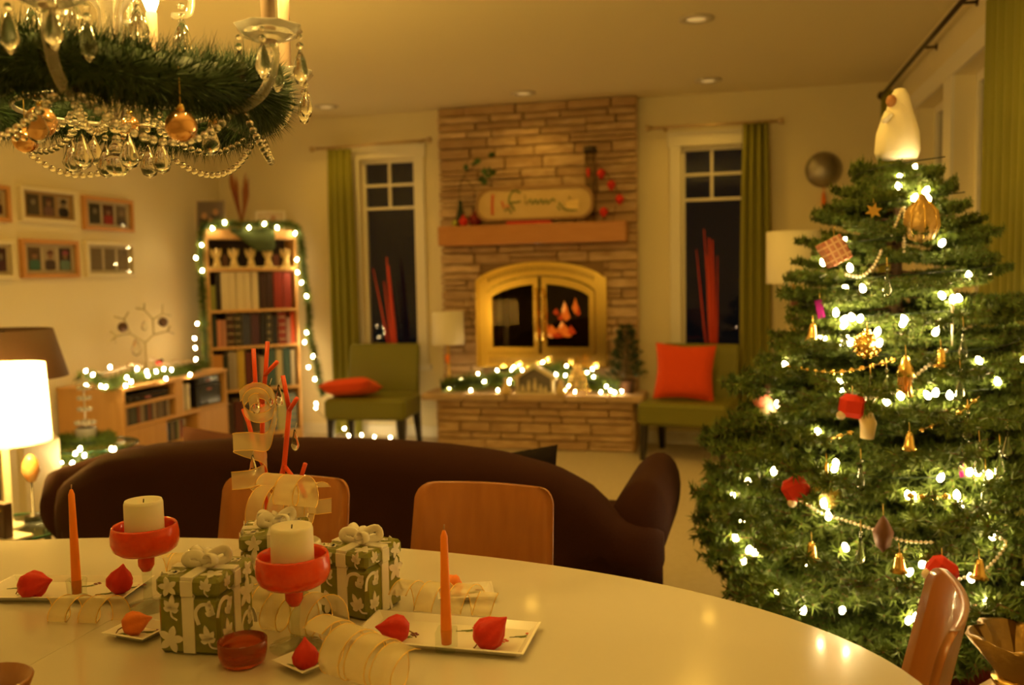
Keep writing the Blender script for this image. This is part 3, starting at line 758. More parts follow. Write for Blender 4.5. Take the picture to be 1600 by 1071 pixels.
# ============================================================ VASES WITH RED STICKS
def sticks(label, loc, tips, m_, name='stick_vase'):
    o = thing(name, label, 'vase', loc)
    MB().lathe([(0, 0), (.035, 0), (.042, .12), (.04, .3), (.03, .42), (.034, .45), (.03, .45), (.026, .42), (0, .3)], 18).build('vase', EBONY, o)
    for i, (x, y, z, wd) in enumerate(tips):
        t = Vector((x, y, z))-Vector(loc); s_ = Vector((t.x*.12, t.y*.12, .36))
        MB().tube([s_, s_.lerp(t, .5)+Vector((.006*(-1)**i, 0, 0)), t], [wd, wd*.9, wd*.35], 6).build('stick', m_, o)
def sp(px, py, Y=7.10): q = aty(px, py, Y); return (q.x, Y)+(q.z,)
sticks('dark vase of red sticks before the window beside the bookcase', (-2.74, 7.115, 0), [(*sp(583, 420), .010), (*sp(604, 402), .016), (*sp(607, 415), .016), (*sp(600, 440), .012), (*sp(610, 440), .012)], STICK)
sticks('dark vase of red sticks before the window near the tree', (-.13, 7.125, 0), [(*sp(1100, 358), .010), (*sp(1108, 372), .016), (*sp(1113, 375), .015), (*sp(1088, 390), .008), (*sp(1121, 400), .008), (*sp(1104, 400), .014)], STICK)
# ============================================================ WALL DISC
wd = thing('wall_disc', 'round silver domed disc on the wall with an orange tassel', 'wall ornament', (.669, YB, 2.12))
b = MB(); b.lathe([(0, .06), (.05, .055), (.1, .036), (.128, .012), (.135, 0), (.125, -.004), (0, -.004)], 32)
b.v = [(x, -z-.004, y) for x, y, z in b.v]; b.build('disc', mat('hammered_silver', (.36, .34, .30), .28, metal=1, bump=.35, bscale=90), wd)
b = MB(); b.tube([(0, -.02, -.13), (0, -.02, -.17)], .003, 5); b.lathe([(.006, 0), (.012, -.02), (.022, -.11), (0, -.112)], 9, (0, -.02, -.17)); b.build('tassel', PHYSO, wd)
# ============================================================ FLOOR LAMP RIGHT
p = aty(1241, 400, 6.1)
drum_lamp('floor_lamp', 'unlit floor lamp with white drum shade behind the tree', (p.x, 6.1, 0), .175, aty(1241, 443, 6.1).z, aty(1241, 362, 6.1).z, .13, BRASSD)
dg = thing('diamond_ornament', 'small brown diamond ornament hanging below the white floor lamp shade', 'ornament', (p.x-.005, 6.1-.173, aty(1241, 443, 6.1).z-.065))
MB().tube([(0, 0, .08), (0, 0, 0)], .0015, 4).build('thread', GOLDW, dg)
MB().lathe([(0, -.12), (.035, -.06), (0, 0)], 4).build('pendant', flat((.12, .04, .02)), dg, rotz=.4)
# ============================================================ BOOKCASE (diagonal in the corner)
BW, BD, BH = .742, .26, 1.78
BC = Vector((-4.083, 6.40, 0)); BA = R(45)
BT = Matrix.Translation(BC) @ Matrix.Rotation(BA, 4, 'Z')
bc = thing('bookcase', 'tall honey wood bookcase standing diagonally in the room corner', 'bookcase', tuple(BC), BA)
tk = .022
for x0, x1 in ((0, tk), (BW-tk, BW)): MB().box(x0, x1, 0, BD, 0, BH, .002).build('side_panel', BIRCH, bc)
MB().box(tk, BW-tk, BD-.008, BD, .05, BH-.02).build('back_panel', flat((.022, .011, .006)), bc)
SH = [.10, .475, .83, 1.13, 1.465]
for z in SH: MB().box(tk, BW-tk, .002, BD-.008, z-.022, z, .001).build('shelf', BIRCH, bc)
MB().box(0, BW, -.004, BD, BH-.075, BH, .002).build('top_panel', BIRCH, bc)
MB().box(tk, BW-tk, .012, .03, 0, .08).build('plinth', BIRCH, bc)
gb = 'books in the corner bookcase'
def book(x, wd, h, z, c, lab, lean=0, dep=.19, y0=.025, T=BT, ang=BA, group=gb, bands=0, k=[0]):
    loc = T @ Vector((x, y0, z)); o = thing('book', lab, 'book', tuple(loc), ang, group=group)
    cm = flat(c); g = .0008
    MB().box(g, wd-g, .004, dep-.004, .003, h-.003).build('pages', PAPER, o)
    b = MB(); b.box(g, wd-g, 0, .003, 0, h); b.box(g, g+.002, 0, dep, 0, h); b.box(wd-g-.002, wd-g, 0, dep, 0, h); b.build('cover', cm, o)
    if bands:
        for q in range(bands): zz = h*(.15+.7*q/max(1, bands-1)); MB().box(g, wd-g, -.0012, 0, zz-.004, zz+.004).build('spine_band', flat((.45, .36, .20)), o)
    return o
xin = lambda zx: tk+(zx-160)/(790-160)*(BW-2*tk)
rowA = [(162, 203, .20, (.22, .24, .05), 'green', 0), (203, 240, .29, (.018, .012, .012), 'black', 0)] + \
       [(a, c, .305, (.66, .56, .34), 'cream', 1) for a, c in ((242, 300), (300, 350), (352, 410), (410, 460), (465, 515))] + \
       [(522, 572, .30, (.045, .018, .012), 'dark brown', 0), (574, 624, .30, (.04, .016, .012), 'dark brown', 0), (630, 700, .305, (.24, .020, .008), 'dark red', 0), (702, 768, .30, (.22, .018, .008), 'dark red', 0)]
rowB = [(172, 200, .25, (.02, .035, .03), 'dark teal'), (202, 236, .22, (.52, .22, .13), 'salmon pink'), (238, 268, .22, (.46, .22, .14), 'dull pink'), (272, 325, .27, (.05, .018, .012), 'brown'), (330, 378, .265, (.04, .035, .02), 'patterned dark'),
        (383, 448, .26, (.05, .055, .085), 'dusty blue'), (450, 512, .26, (.075, .03, .045), 'plum'), (516, 562, .27, (.014, .012, .016), 'black'), (566, 604, .265, (.04, .04, .035), 'banded black'), (608, 648, .24, (.022, .02, .024), 'charcoal'), (652, 715, .265, (.19, .016, .01), 'maroon'), (720, 746, .22, (.36, .22, .18), 'dusty mauve'), (750, 786, .268, (.55, .07, .015), 'vermilion')]
rowC = [(165, 235, .29, (.55, .27, .08), 'tan'), (238, 270, .28, (.02, .025, .02), 'black'), (272, 304, .31, (.32, .28, .22), 'grey'), (304, 336, .31, (.38, .33, .25), 'pale grey'), (338, 392, .32, (.52, .36, .05), 'yellow'), (396, 450, .30, (.10, .015, .012), 'oxblood'), (452, 500, .28, (.07, .05, .04), 'brown'), (503, 548, .26, (.35, .26, .16), 'beige'), (552, 625, .32, (.05, .10, .09), 'teal'), (628, 676, .31, (.45, .36, .18), 'striped beige'), (680, 738, .32, (.04, .085, .075), 'deep teal'), (742, 776, .30, (.55, .48, .36), 'off white')]
rowD = [(165, 230, .28, (.12, .06, .03), 'brown'), (232, 300, .26, (.07, .04, .03), 'dark brown'), (302, 370, .28, (.10, .02, .015), 'wine red'), (372, 430, .25, (.05, .04, .04), 'black'), (432, 500, .27, (.12, .07, .03), 'russet'), (502, 560, .30, (.40, .34, .22), 'cream'), (562, 620, .31, (.12, .16, .22), 'slate blue'), (622, 690, .31, (.42, .38, .14), 'pale olive'), (692, 776, .31, (.16, .20, .22), 'grey blue')]
ORD = {}
def nth(c):
    ORD[c] = ORD.get(c, 0)+1; return ('first', 'second', 'third', 'fourth', 'fifth')[ORD[c]-1]
for r in rowA: book(xin(r[0]), xin(r[1])-xin(r[0]), r[2], SH[3], r[3], (('tall %s book, %s of its colour from the picture wall, under the angels' % (r[4], nth(r[4]))) if r[4] != 'black' else 'tall black book on the shelf under the gold angels') if r[4] != 'green' else 'short green book beside the tall cream books', bands=0)
for r in rowB: book(xin(r[0]), xin(r[1])-xin(r[0]), r[2], SH[2], r[3], '%s book on the shelf below the tall cream books' % r[4], bands=4 if r[4] in ('brown', 'patterned dark', 'banded black', 'maroon') else 0)
for r in rowC: book(xin(r[0]), xin(r[1])-xin(r[0]), r[2], SH[1], r[3], '%s large book on the shelf next above the lowest one' % r[4], bands=5 if 'striped' in r[4] else 0)
for r in rowD: book(xin(r[0]), xin(r[1])-xin(r[0]), r[2], SH[0], r[3], '%s book on the lowest bookcase shelf' % r[4], bands=5 if r[4] in ('slate blue', 'grey blue', 'pale olive') else 0)
# gold angels
ang0 = None
for i, zx in enumerate((212, 338, 463, 592, 728)):
    x = tk+(zx-150)/(785-150)*(BW-2*tk)
    loc = BT @ Vector((x, .03, SH[4]))
    if ang0 is None:
        ang0 = thing('angel_figurine', 'gold angel at the shelf end nearest the picture wall', 'figurine', tuple(loc), BA, group='gold angels on the top shelf')
        AG = mat('angel_gold', (.75, .58, .24), .35, metal=.6)
        MB().box(-.062, .062, -.045, .04, 0, .016, .003).build('base', AG, ang0)
        MB().lathe([(0, .014), (.036, .014), (.03, .05), (.018, .09), (.024, .115), (.012, .13), (0, .132)], 12).build('robe', AG, ang0)
        MB().ell((0, 0, .148), (.016, .016, .019), 10, 8).build('head', AG, ang0)
        for s_ in (-1, 1):
            b = MB(); b.prism([(s_*.006, .075), (s_*.03, .09), (s_*.044, .125), (s_*.042, .165), (s_*.026, .15), (s_*.008, .12)], .012, .018); b.build('wing', AG, ang0)
        b = MB(); b.tube([(-.02, -.005, .11), (0, -.03, .10), (.02, -.005, .11)], .007, 6); b.build('arms', AG, ang0)
    else: dup(ang0, tuple(loc), label=('', 'second gold angel from the picture wall on the bookcase shelf', 'middle gold angel of five on the bookcase shelf', 'second gold angel from the window on the bookcase shelf', 'gold angel at the shelf end nearest the window')[i])
# things behind angels: a small photo, dark box
for (x, c, lab, wd) in ((.18, (.16, .08, .06), 'small dark framed photograph behind the gold angels, by the first two', .07), (.60, (.26, .10, .09), 'small reddish framed photograph behind the gold angels, by the last two', .08)):
    loc = BT @ Vector((x, .12, SH[4])); o = thing('framed_snapshot', lab, 'photo frame', tuple(loc), BA)
    MB().box(-wd/2, wd/2, 0, .012, 0, .13, .002).build('frame', flat((.03, .02, .02)), o)
    MB().box(-wd/2+.012, wd/2-.012, -.002, .001, .015, .115).build('photo', flat(c), o)
# on top: frames, vase with dried stems, green cloth
def photo_stand(label, x, wd, h, fm, tilt, bg, people):
    loc = BT @ Vector((x, .12, BH)); o = thing('framed_photograph', label, 'photo frame', tuple(loc), BA-R(30)); fw = .014
    T = Matrix.Rotation(-tilt, 4, 'X')
    b = MB()
    for q in ((0, wd, 0, fw), (0, wd, h-fw, h), (0, fw, fw, h-fw), (wd-fw, wd, fw, h-fw)): b.box(q[0]-wd/2, q[1]-wd/2, 0, .012, q[2], q[3], .002, T)
    b.build('frame', fm, o)
    b = MB(); b.box(-wd/2+fw*.5, wd/2-fw*.5, .004, .01, fw*.5, h-fw*.5, 0, T); b.mi = 1
    for (u, v, r) in people:
        f_ = lambda a, c, w_: tuple(T @ Vector((a, w_, c)))
        b.mi = 1; b.prism(rrect(u-r*1.7, u+r*1.7, fw, max(fw+.03, v-r*.8), r*.7), .0025, .004, f_); b.mi = 2; b.prism(disc(u, v, r, r*1.25), .0015, .004, f_)
    b.build('photo', [bg, flat((.04, .03, .03)), flat((.40, .22, .12))], o)
    MB().tube([tuple(T @ Vector((0, .012, h*.7))), (0, .10, .004)], .005, 5).build('easel_leg', EBONY, o)
photo_stand('tilted grey group photograph standing on the bookcase top', .07, .24, .25, flat((.35, .28, .17)), R(10), flat((.13, .10, .08)), [(-.05, .12, .022), (.04, .15, .022), (0, .08, .02)])
photo_stand('white framed family photograph standing on the bookcase top', .56, .25, .17, flat((.80, .75, .62)), R(8), flat((.62, .52, .36)), [(-.05, .085, .018), (.025, .105, .022), (.075, .07, .016)])
loc = BT @ Vector((.33, .13, BH)); dv = thing('dried_stem_vase', 'small yellow vase of dried red grass heads on the bookcase', 'vase', tuple(loc), BA)
MB().lathe([(0, 0), (.03, 0), (.036, .03), (.03, .06), (.022, .075), (.026, .085), (.02, .085), (.018, .07), (0, .06)], 14).build('vase', flat((.52, .34, .06), .3), dv)
rng = random.Random(2)
for i in range(15):
    a = rng.uniform(0, 6.28); sprd = rng.uniform(.02, .10); h = rng.uniform(.33, .52)
    t = Vector((sprd*math.cos(a)*.9-.02, sprd*math.sin(a)*.6, h)); m_ = t*.55; m_.z = h*.55
    MB().tube([(0, 0, .05), tuple(m_), tuple(t.lerp(m_, .35)), tuple(t)], [.004, .005, .011, .002], 6).build('grass_stem', flat((.24, .05, .02)) if i % 2 else flat((.34, .13, .04)), dv)
cl = MB(); A = []; Bp = []
for i in range(13):
    u = i/12; x = .20+.36*u; A.append((x, -.008-.003*math.sin(u*20), BH+.006)); Bp.append((x+.03*math.sin(u*3)*0, -.014-.008*abs(math.sin(u*14)), BH-.02-(.155*min(1, max(0, (u)/.55))**1.1 if u < .92 else .12)))
cl.strip(A, Bp); cl.strip([(x, y+.03, z+.002) for x, y, z in A], A)
cl.v = [tuple(p) for p in cl.v]
o = cl.build('green_cloth', mat('green_cloth', (.055, .075, .018), .9), loc=tuple(BC), rotz=BA); tag(o, 'dark green cloth draped over the bookcase top edge', 'cloth')
sm = o.modifiers.new('s', 'SOLIDIFY'); sm.thickness = .003
# garland framing the bookcase
def B(x, y, z): return BT @ Vector((x, y, z))
gp = [B(-.035, -.03, .62), B(-.04, -.03, 1.0), B(-.045, -.03, 1.4), B(-.045, -.03, 1.70), B(-.01, -.035, 1.80), B(.12, -.04, 1.825), B(.35, -.04, 1.82), B(.58, -.04, 1.83), B(.71, -.04, 1.815), B(.765, -.04, 1.72), B(.79, -.04, 1.4), B(.82, -.04, 1.1), B(.81, -.05, .95), B(.85, -.06, .7), B(.88, -.07, .5), B(.90, -.08, .38)]
garland('bookcase_garland', 'thin green garland draped over the top and sides of the bookcase', smooth_path(gp, 6), .05, 2200, [NEEDLE], seed=6, ln=.045, wd=.0025)
bl = [(306, 562), (304, 529), (308, 506), (305, 544), (306, 403), (315, 383), (316, 423), (332, 357), (351, 348), (413, 350), (389, 356), (433, 356), (461, 365), (464, 406), (465, 426), (471, 442), (479, 463), (479, 520), (476, 535), (489, 557), (482, 574), (492, 593), (494, 631)]
lp = []
for (x, y) in bl:
    # onto the bookcase front plane (just before the garland)
    d = ray(x, y); n_ = Vector((math.sin(BA), -math.cos(BA), 0)); P0 = BC+n_*.06
    t = (P0-CPOS).dot(n_)/d.dot(n_); lp.append(CPOS+d*t)
light_string('warm white fairy lights wound around the bookcase garland', lp, cord=False, sc=1.2)
fl_ = [(-3.36, 6.78, .30), (-3.26, 6.86, .16)]+[tuple(aty(x, y, 6.95)) for x, y in ((538, 670), (545, 681), (565, 680), (585, 683), (610, 684), (625, 676), (628, 659))]
fl_ = [(x, y, max(z, .022)) for x, y, z in fl_]
light_string('fairy light string trailing on the floor under the olive chair', fl_, sc=1.0)

# ============================================================ MEDIA CABINET along the left wall
CX, CY0, CY1, CZ = -3.90, 5.08, 6.33, .672
mc = thing('media_cabinet', 'low honey wood media cabinet along the picture wall', 'cabinet', (-4.16, 5.7, 0))
ML = (4.16, -5.7, 0); t_ = .022
def C(nm, *a, m=PINEW, bev=.0015): return MB().box(*a, bev).build(nm, m, mc, loc=ML)
XB = XL+.02
C('top_board', XB, CX+.006, CY0-.006, CY1+.006, CZ-.024, CZ); C('side_panel', XB, CX, CY0, CY0+t_, 0, CZ-.024); C('side_panel', XB, CX, CY1-t_, CY1, 0, CZ-.024)
C('back_panel', XB, XB+.01, CY0+t_, CY1-t_, 0, CZ-.024, m=flat((.05, .025, .012))); C('bottom_board', XB+.01, CX-.002, CY0+t_, CY1-t_, .03, .055)
C('divider', XB+.01, CX-.0035, 5.655, 5.75, .41, CZ-.024); C('shelf', XB+.01, CX-.002, CY0+t_, 5.655, .535, .555)
C('shelf', XB+.01, CX-.002, CY0+t_, CY1-t_, .385, .41); C('divider', XB+.01, CX-.0035, 5.925, 5.945, .055, .385); C('divider', XB+.01, CX-.0035, 5.52, 5.54, .055, .385)
C('door', CX-.02, CX, CY0+t_+.002, 5.517, .06, .382); C('door', CX-.02, CX, 5.948, CY1-t_-.002, .06, .382); C('drawer', CX-.02, CX, 5.543, 5.922, .06, .22)
def elec(nm, lab, x0, x1, y0, y1, z0, z1, cat):
    o = thing(nm, lab, cat, ((x0+x1)/2, (y0+y1)/2, z0)); q = (-(x0+x1)/2, -(y0+y1)/2, -z0)
    MB().box(x0, x1, y0, y1, z0+.006, z1, .003).build('case', BLACK, o, loc=q)
    MB().box(x1, x1+.004, y0+.02, y1-.02, z0+.02, z1-.015).build('front_panel', flat((.02, .018, .02), .2), o, loc=q)
    for k in range(2): MB().tube([(x1+.004, y0+.05+k*.07, z0+.03), (x1+.014, y0+.05+k*.07, z0+.03)], .010, 10).build('knob', flat((.05, .045, .04), .3), o, loc=q)
    MB().box(x1+.004, x1+.0055, (y0+y1)/2-.03, (y0+y1)/2+.03, z1-.045, z1-.03).build('display', mat('red_display', (.1, .02, .01), .4, emis=(1, .2, .05), estr=.15), o, loc=q)
    for k in ((x0+.03, y0+.03), (x1-.03, y0+.03), (x0+.03, y1-.03), (x1-.03, y1-.03)): MB().box(k[0]-.01, k[0]+.01, k[1]-.01, k[1]+.01, z0, z0+.007).build('foot', BLACK, o, loc=q)
elec('disc_player', 'black disc player in the top left slot of the media cabinet', -4.25, -3.93, 5.13, 5.62, .555, .615, 'disc player')
elec('stereo_receiver', 'black stereo receiver next to the white binders in the cabinet', -4.28, -3.93, 5.955, 6.29, .41, .575, 'receiver')
elec('cassette_deck', 'flat black deck stacked on the stereo receiver', -4.27, -3.94, 5.96, 6.28, .575, .64, 'receiver')
rng = random.Random(9); y = 5.11; i = 0
CDC = [((.07, .05, .05), 'dark'), ((.35, .28, .20), 'beige'), ((.12, .10, .10), 'grey'), ((.24, .06, .04), 'rust'), ((.05, .07, .06), 'green black'), ((.28, .24, .20), 'silver'), ((.16, .10, .07), 'brown')]
while y < 5.60:
    wd = rng.choice((.011, .011, .024)); c, nm = rng.choice(CDC); o = thing('compact_disc_case', '%s disc case in the row below the disc player' % nm, 'disc case', (-3.99, y+wd/2, .41), group='disc cases in the media cabinet')
    MB().box(-.07, .07, -wd/2+.0005, wd/2-.0005, 0, .123).build('case', flat((.03, .03, .03), .2), o); MB().box(.0702, .0712, -wd/2+.001, wd/2-.001, .003, .12).build('spine_label', flat(c), o); y += wd
for y, wd, lab in ((5.785, .035, 'white ring binder beside the receiver, next to the divider'), (5.855, .04, 'white ring binder leaning close to the receiver')):
    o = thing('ring_binder', lab, 'binder', (-4.05, y, .41)); MB().box(-.10, .12, -wd/2, wd/2, 0, .20, .003).build('cover', flat((.72, .66, .54)), o); MB().box(-.11, -.1, -wd/2+.004, wd/2-.004, .005, .195).build('pages', PAPER, o)
    MB().box(.12, .1215, -wd/2+.006, wd/2-.006, .10, .16).build('spine_label', flat((.60, .54, .44)), o)
y = 5.56
for c, nm, wd in (((.03, .03, .03), 'black', .03), ((.025, .02, .02), 'ebony', .035), ((.30, .25, .18), 'beige', .02), ((.05, .03, .03), 'dark brown', .03), ((.10, .13, .05), 'green', .025), ((.42, .36, .26), 'cream', .02), ((.30, .06, .05), 'red', .02), ((.16, .10, .12), 'mauve', .02), ((.45, .38, .28), 'ivory', .025)):
    o = thing('magazine_file', '%s slim booklet in the lower slot of the media cabinet' % nm, 'booklet', (-4.02, y+wd/2, .22), group='booklets in the lower cabinet slot')
    MB().box(-.09, .09, -wd/2+.001, wd/2-.001, 0, .14).build('cover', flat(c), o); MB().box(-.088, .085, -wd/2+.004, wd/2-.004, .14, .142).build('pages', PAPER, o); y += wd+.002
C('shelf', XB+.01, CX-.022, 5.54, 5.925, .20, .22)
# garland, lights and frosted flowers on the cabinet
def cp(px, py, X=-4.05): return atx(px, py, X)
gp = [cp(122, 592, -3.99), cp(145, 590, -3.97), cp(165, 602, -3.94), cp(185, 596, -3.98), cp(205, 588, -4.0), cp(228, 588, -3.98), cp(248, 584, -3.98), cp(272, 583, -3.98), cp(300, 576, -4.0), cp(318, 568, -4.03)]
for p in gp: p.z = max(p.z, CZ+.03)
garland('cabinet_garland', 'green garland with frosted flowers along the media cabinet top', smooth_path(gp, 6), .055, 2600, [NEEDLE], seed=8, ln=.05, wd=.0026)
rng = random.Random(4); FROST = mat('frosted_petal', (.74, .62, .50), .6)
cab_flowers = [(150, 583), (165, 592), (172, 582), (180, 578), (188, 575), (160, 585), (215, 572), (205, 570), (240, 562), (250, 568), (262, 570), (275, 565), (287, 568), (296, 566), (305, 570)]
for k, (px, py) in enumerate(cab_flowers):
    p = cp(px, py, -4.02); o = thing('frosted_flower', 'frosted cream flower tucked into the media cabinet garland', 'flower', tuple(p), group='flowers in the cabinet garland')
    for j in range(6):
        a = j*1.047+rng.random(); MB().ell((.016*math.cos(a), .016*math.sin(a), .004*(j % 2)), (.018, .012, .008), 7, 5, Matrix.Rotation(a, 4, 'Z')).build('petal', FROST, o)
    MB().ell((0, 0, .008), .008, 6, 5).build('center', flat((.6, .35, .15)), o)
    MB().tube([(0, 0, 0), (0, 0, -max(.02, p.z-CZ-.03))], .002, 4).build('stalk', WIREG, o)
rbd = thing('robin_ornament', 'small red bird ornament perched in the cabinet garland', 'ornament', tuple(cp(248, 567, -3.98)))
MB().ell((0, 0, 0), (.02, .03, .02), 10, 8).build('body', flat((.45, .04, .03)), rbd); MB().ell((.005, .028, .014), .013, 8, 6).build('head', flat((.05, .03, .03)), rbd); MB().tube([(0, 0, -.01), (0, 0, -.06)], .002, 4).build('clip', WIREG, rbd)
cl_ = [(134, 580), (145, 586), (172, 574), (135, 603), (158, 604), (165, 605), (198, 590), (196, 603), (214, 577), (205, 597), (229, 581), (231, 587), (244, 581), (256, 577), (259, 592), (268, 578), (297, 586)]
light_string('warm white fairy lights along the media cabinet garland', [(cp(x, y, -3.93) if cp(x, y, -3.93).z > CZ+.020 else cp(x, y, -3.876)) for x, y in cl_], sc=1.1)
# wire ornament tree
wz = thing('wire_ornament_tree', 'pale wire branching tree with hanging ornaments on the media cabinet', 'ornament stand', tuple(Vector((-4.12, cp(229, 590, -4.12).y, CZ))))
W0 = Vector(wz.location)
def wp(zx, zy): return cp(100+zx/6.667, 460+zy/6.667, -4.12)-W0
b = MB()
for seg in ([(860, 760), (845, 505)], [(845, 505), (690, 410), (625, 262), (525, 232)], [(625, 262), (672, 185)], [(690, 410), (540, 440), (478, 385)], [(540, 440), (492, 492)],
            [(845, 505), (935, 420), (925, 262), (835, 160), (750, 145)], [(835, 160), (838, 90)], [(925, 262), (1025, 205), (1110, 222)], [(1025, 205), (1025, 100)], [(935, 420), (1080, 385), (1145, 412)], [(1080, 385), (1105, 330)]):
    b.tube([wp(*q) for q in seg], .0055, 6)
b.build('branches', mat('pale_olive_wire', (.42, .36, .16), .5), wz)
MB().lathe([(0, 0), (.06, 0), (.06, .008), (.012, .014), (.006, .12), (0, .12)], 16).build('base', mat('pale_olive_wire', (.42, .36, .16), .5), wz)
for zx, zy, top, lab in ((612, 345, (625, 262), 'round brown bauble on the wire tree, near the picture frames'), (1032, 290, (1025, 205), 'round brown bauble on the wire tree, near the bookcase')):
    p = wp(zx, zy)+W0; o = thing('brown_bauble', lab, 'ornament', tuple(p), group='brown baubles on the wire tree')
    MB().ell((0, 0, 0), .036, 14, 10).build('ball', mat('brown_bauble', (.10, .055, .04), .35, metal=.4), o); MB().tube([(0, 0, .034), tuple(wp(*top)+W0-p)], .0012, 4).build('thread', GOLDW, o)
for zx, zy, top, lab, s_ in ((835, 330, (925, 262), 'clear glass drop hanging high on the wire tree', .9), (752, 560, (752, 450), 'large clear glass teardrop hanging low on the wire tree', 1.5), (535, 490, (492, 492), 'tiny glass bead hanging from the outer wire twig', .4)):
    p = wp(zx, zy)+W0; o = thing('glass_drop', lab, 'ornament', tuple(p)); s_ *= .8
    MB().lathe([(0, -.05*s_), (.022*s_, -.035*s_), (.028*s_, -.01*s_), (.014*s_, .03*s_), (0, .06*s_)], 12).build('drop', GLASS, o); MB().tube([(0, 0, .055*s_), tuple(wp(*top)+W0-p)], .0012, 4).build('thread', GOLDW, o)

# ============================================================ PICTURE FRAMES on the left wall
def pic(label, pxs, wood, mats_, people, blank=False):
    (x0, yt), (x1, yb) = pxs
    a = atx(x0, yt, XL); c = atx(x1, yb, XL); ya, yb_ = a.y, c.y; zt, zb = a.z, c.z
    o = thing('picture_frame', label, 'picture frame', (XL, (ya+yb_)/2, (zt+zb)/2), group='triple photo frames on the wall'); W = yb_-ya; Hh = zt-zb; fw = .028
    for q in ((-W/2, W/2, Hh/2-fw, Hh/2), (-W/2, W/2, -Hh/2, -Hh/2+fw), (-W/2, -W/2+fw, -Hh/2+fw, Hh/2-fw), (W/2-fw, W/2, -Hh/2+fw, Hh/2-fw)):
        MB().box(0, .035, q[0], q[1], q[2], q[3], .003).build('frame_bar', wood, o)
    MB().box(.004, .012, -W/2+fw*.8, W/2-fw*.8, -Hh/2+fw*.8, Hh/2-fw*.8).build('mat_board', mats_, o)
    MB().box(.0245, .0255, -W/2+fw, W/2-fw, -Hh/2+fw, Hh/2-fw).build('glazing', PANE, o)
    iw = W-2*fw; pw = iw*.235; ph = (Hh-2*fw)*.76
    for k in range(3):
        yc = (-.3+.3*k)*iw; b = MB(); f_ = lambda u, v, w_: (w_, yc+u, v)
        bg, body, face, hat = people[k]
        b.box(.012, .014, yc-pw/2, yc+pw/2, -ph/2, ph/2)
        if not blank:
            b.mi = 1; b.prism(rrect(-pw*.42, pw*.42, -ph/2, -ph*.05, pw*.2), .014, .0152, f_)
            b.mi = 2; b.prism(disc(0, ph*.12, pw*.2, ph*.15), .0152, .0162, f_)
            if hat: b.mi = 3; b.prism([(-pw*.28, ph*.2), (pw*.3, ph*.2), (pw*.22, ph*.36), (-pw*.05, ph*.40), (-pw*.24, ph*.3)], .0156, .0168, f_)
        b.build('photo', [flat(bg), flat(body), flat(face), flat(hat or (.02, .02, .02))], o)
WOODF = mat('oak_frame', (.58, .29, .09), .45); WHITEF = mat('white_frame', (.78, .70, .50), .5); MATB = flat((.70, .60, .42)); MATT = flat((.50, .32, .14))
DK = (.05, .035, .03); SK = (.38, .20, .11); BW_ = (.30, .25, .18); LT = (.55, .44, .30)
pic('oak photo frame at the row end, cut by the view', ((-62, 283), (13, 348)), WOODF, MATB, [(LT, DK, SK, 0), (DK, BW_, SK, 0), (LT, (.10, .03, .03), SK, 0)])
pic('white photo frame with graduate wearing a cap, upper row', ((25, 289), (117, 352)), WHITEF, MATT, [(DK, (.07, .06, .05), BW_, 0), (DK, (.22, .10, .09), SK, (.12, .03, .03)), (LT, (.03, .02, .02), BW_, (.015, .012, .012))])
pic('oak photo frame with person in bright red, upper row', ((125, 305), (205, 364)), WOODF, MATB, [(DK, (.05, .04, .03), BW_, 0), ((.12, .03, .02), (.45, .03, .03), SK, (.10, .03, .03)), ((.24, .18, .11), (.12, .09, .06), (.34, .26, .17), 0)])
pic('white photo frame at the row end, cut by the view', ((-72, 372), (20, 437)), WHITEF, MATB, [(DK, BW_, SK, 0), (LT, DK, SK, 0), ((.06, .02, .03), (.10, .03, .05), BW_, 0)])
pic('oak photo frame with children in teal, lower row', ((27, 373), (120, 434)), WOODF, MATB, [((.14, .08, .05), (.04, .20, .16), SK, (.09, .04, .02)), (LT, (.07, .03, .025), SK, (.16, .04, .03)), ((.06, .025, .025), (.20, .32, .26), SK, (.45, .10, .16))])
pic('white photo frame holding three empty grey mats, lower row', ((128, 376), (208, 433)), WHITEF, MATB, [((.25, .18, .10), DK, SK, 0)]*3, blank=True)

# ============================================================ LEFT: glass tables, lamps, armchair
rt = thing('round_glass_table', 'small round glass side table by the media cabinet', 'side table', (-3.68, 4.5, 0))
zt = aty(140, 694, 4.5).z
MB().lathe([(0, zt-.01), (.25, zt-.01), (.25, zt), (0, zt)], 40).build('glass_top', GTOP, rt)
MB().tube([(.251*math.cos(2*math.pi*k/40), .251*math.sin(2*math.pi*k/40), zt-.005) for k in range(40)], .006, 6, closed=True).build('rim', GEDGE, rt)
for k in range(3): a = k*2.094+.5; MB().tube([(.2*math.cos(a), .2*math.sin(a), 0), (.14*math.cos(a), .14*math.sin(a), zt-.01)], .012, 8).build('leg', SILVER, rt)
MB().lathe([(0, .12), (.165, .12), (.165, .128), (0, .128)], 30).build('lower_shelf', GTOP, rt)
ct = Vector((-3.72, 4.5, zt))
wr = [ct+Vector((.135*math.cos(2*math.pi*k/20), .135*math.sin(2*math.pi*k/20), .025)) for k in range(21)]
garland('candle_wreath', 'green wreath around the crystal tower on the glass table', wr, .05, 2600, [NEEDLE], seed=12, ln=.045, wd=.0026)
ctw = thing('crystal_candle_tower', 'tiered crystal bead candle tower on the round glass table', 'candle holder', tuple(ct))
b = MB(); b.lathe([(0, .0), (.055, .0), (.06, .09), (.05, .10), (.05, .02), (0, .012)], 16); b.build('bowl', mat('cut_glass', (.9, .88, .82), .15, trans=.6), ctw)
MB().tube([(0, 0, .01), (0, 0, .42)], .005, 8).build('post', SILVER, ctw)
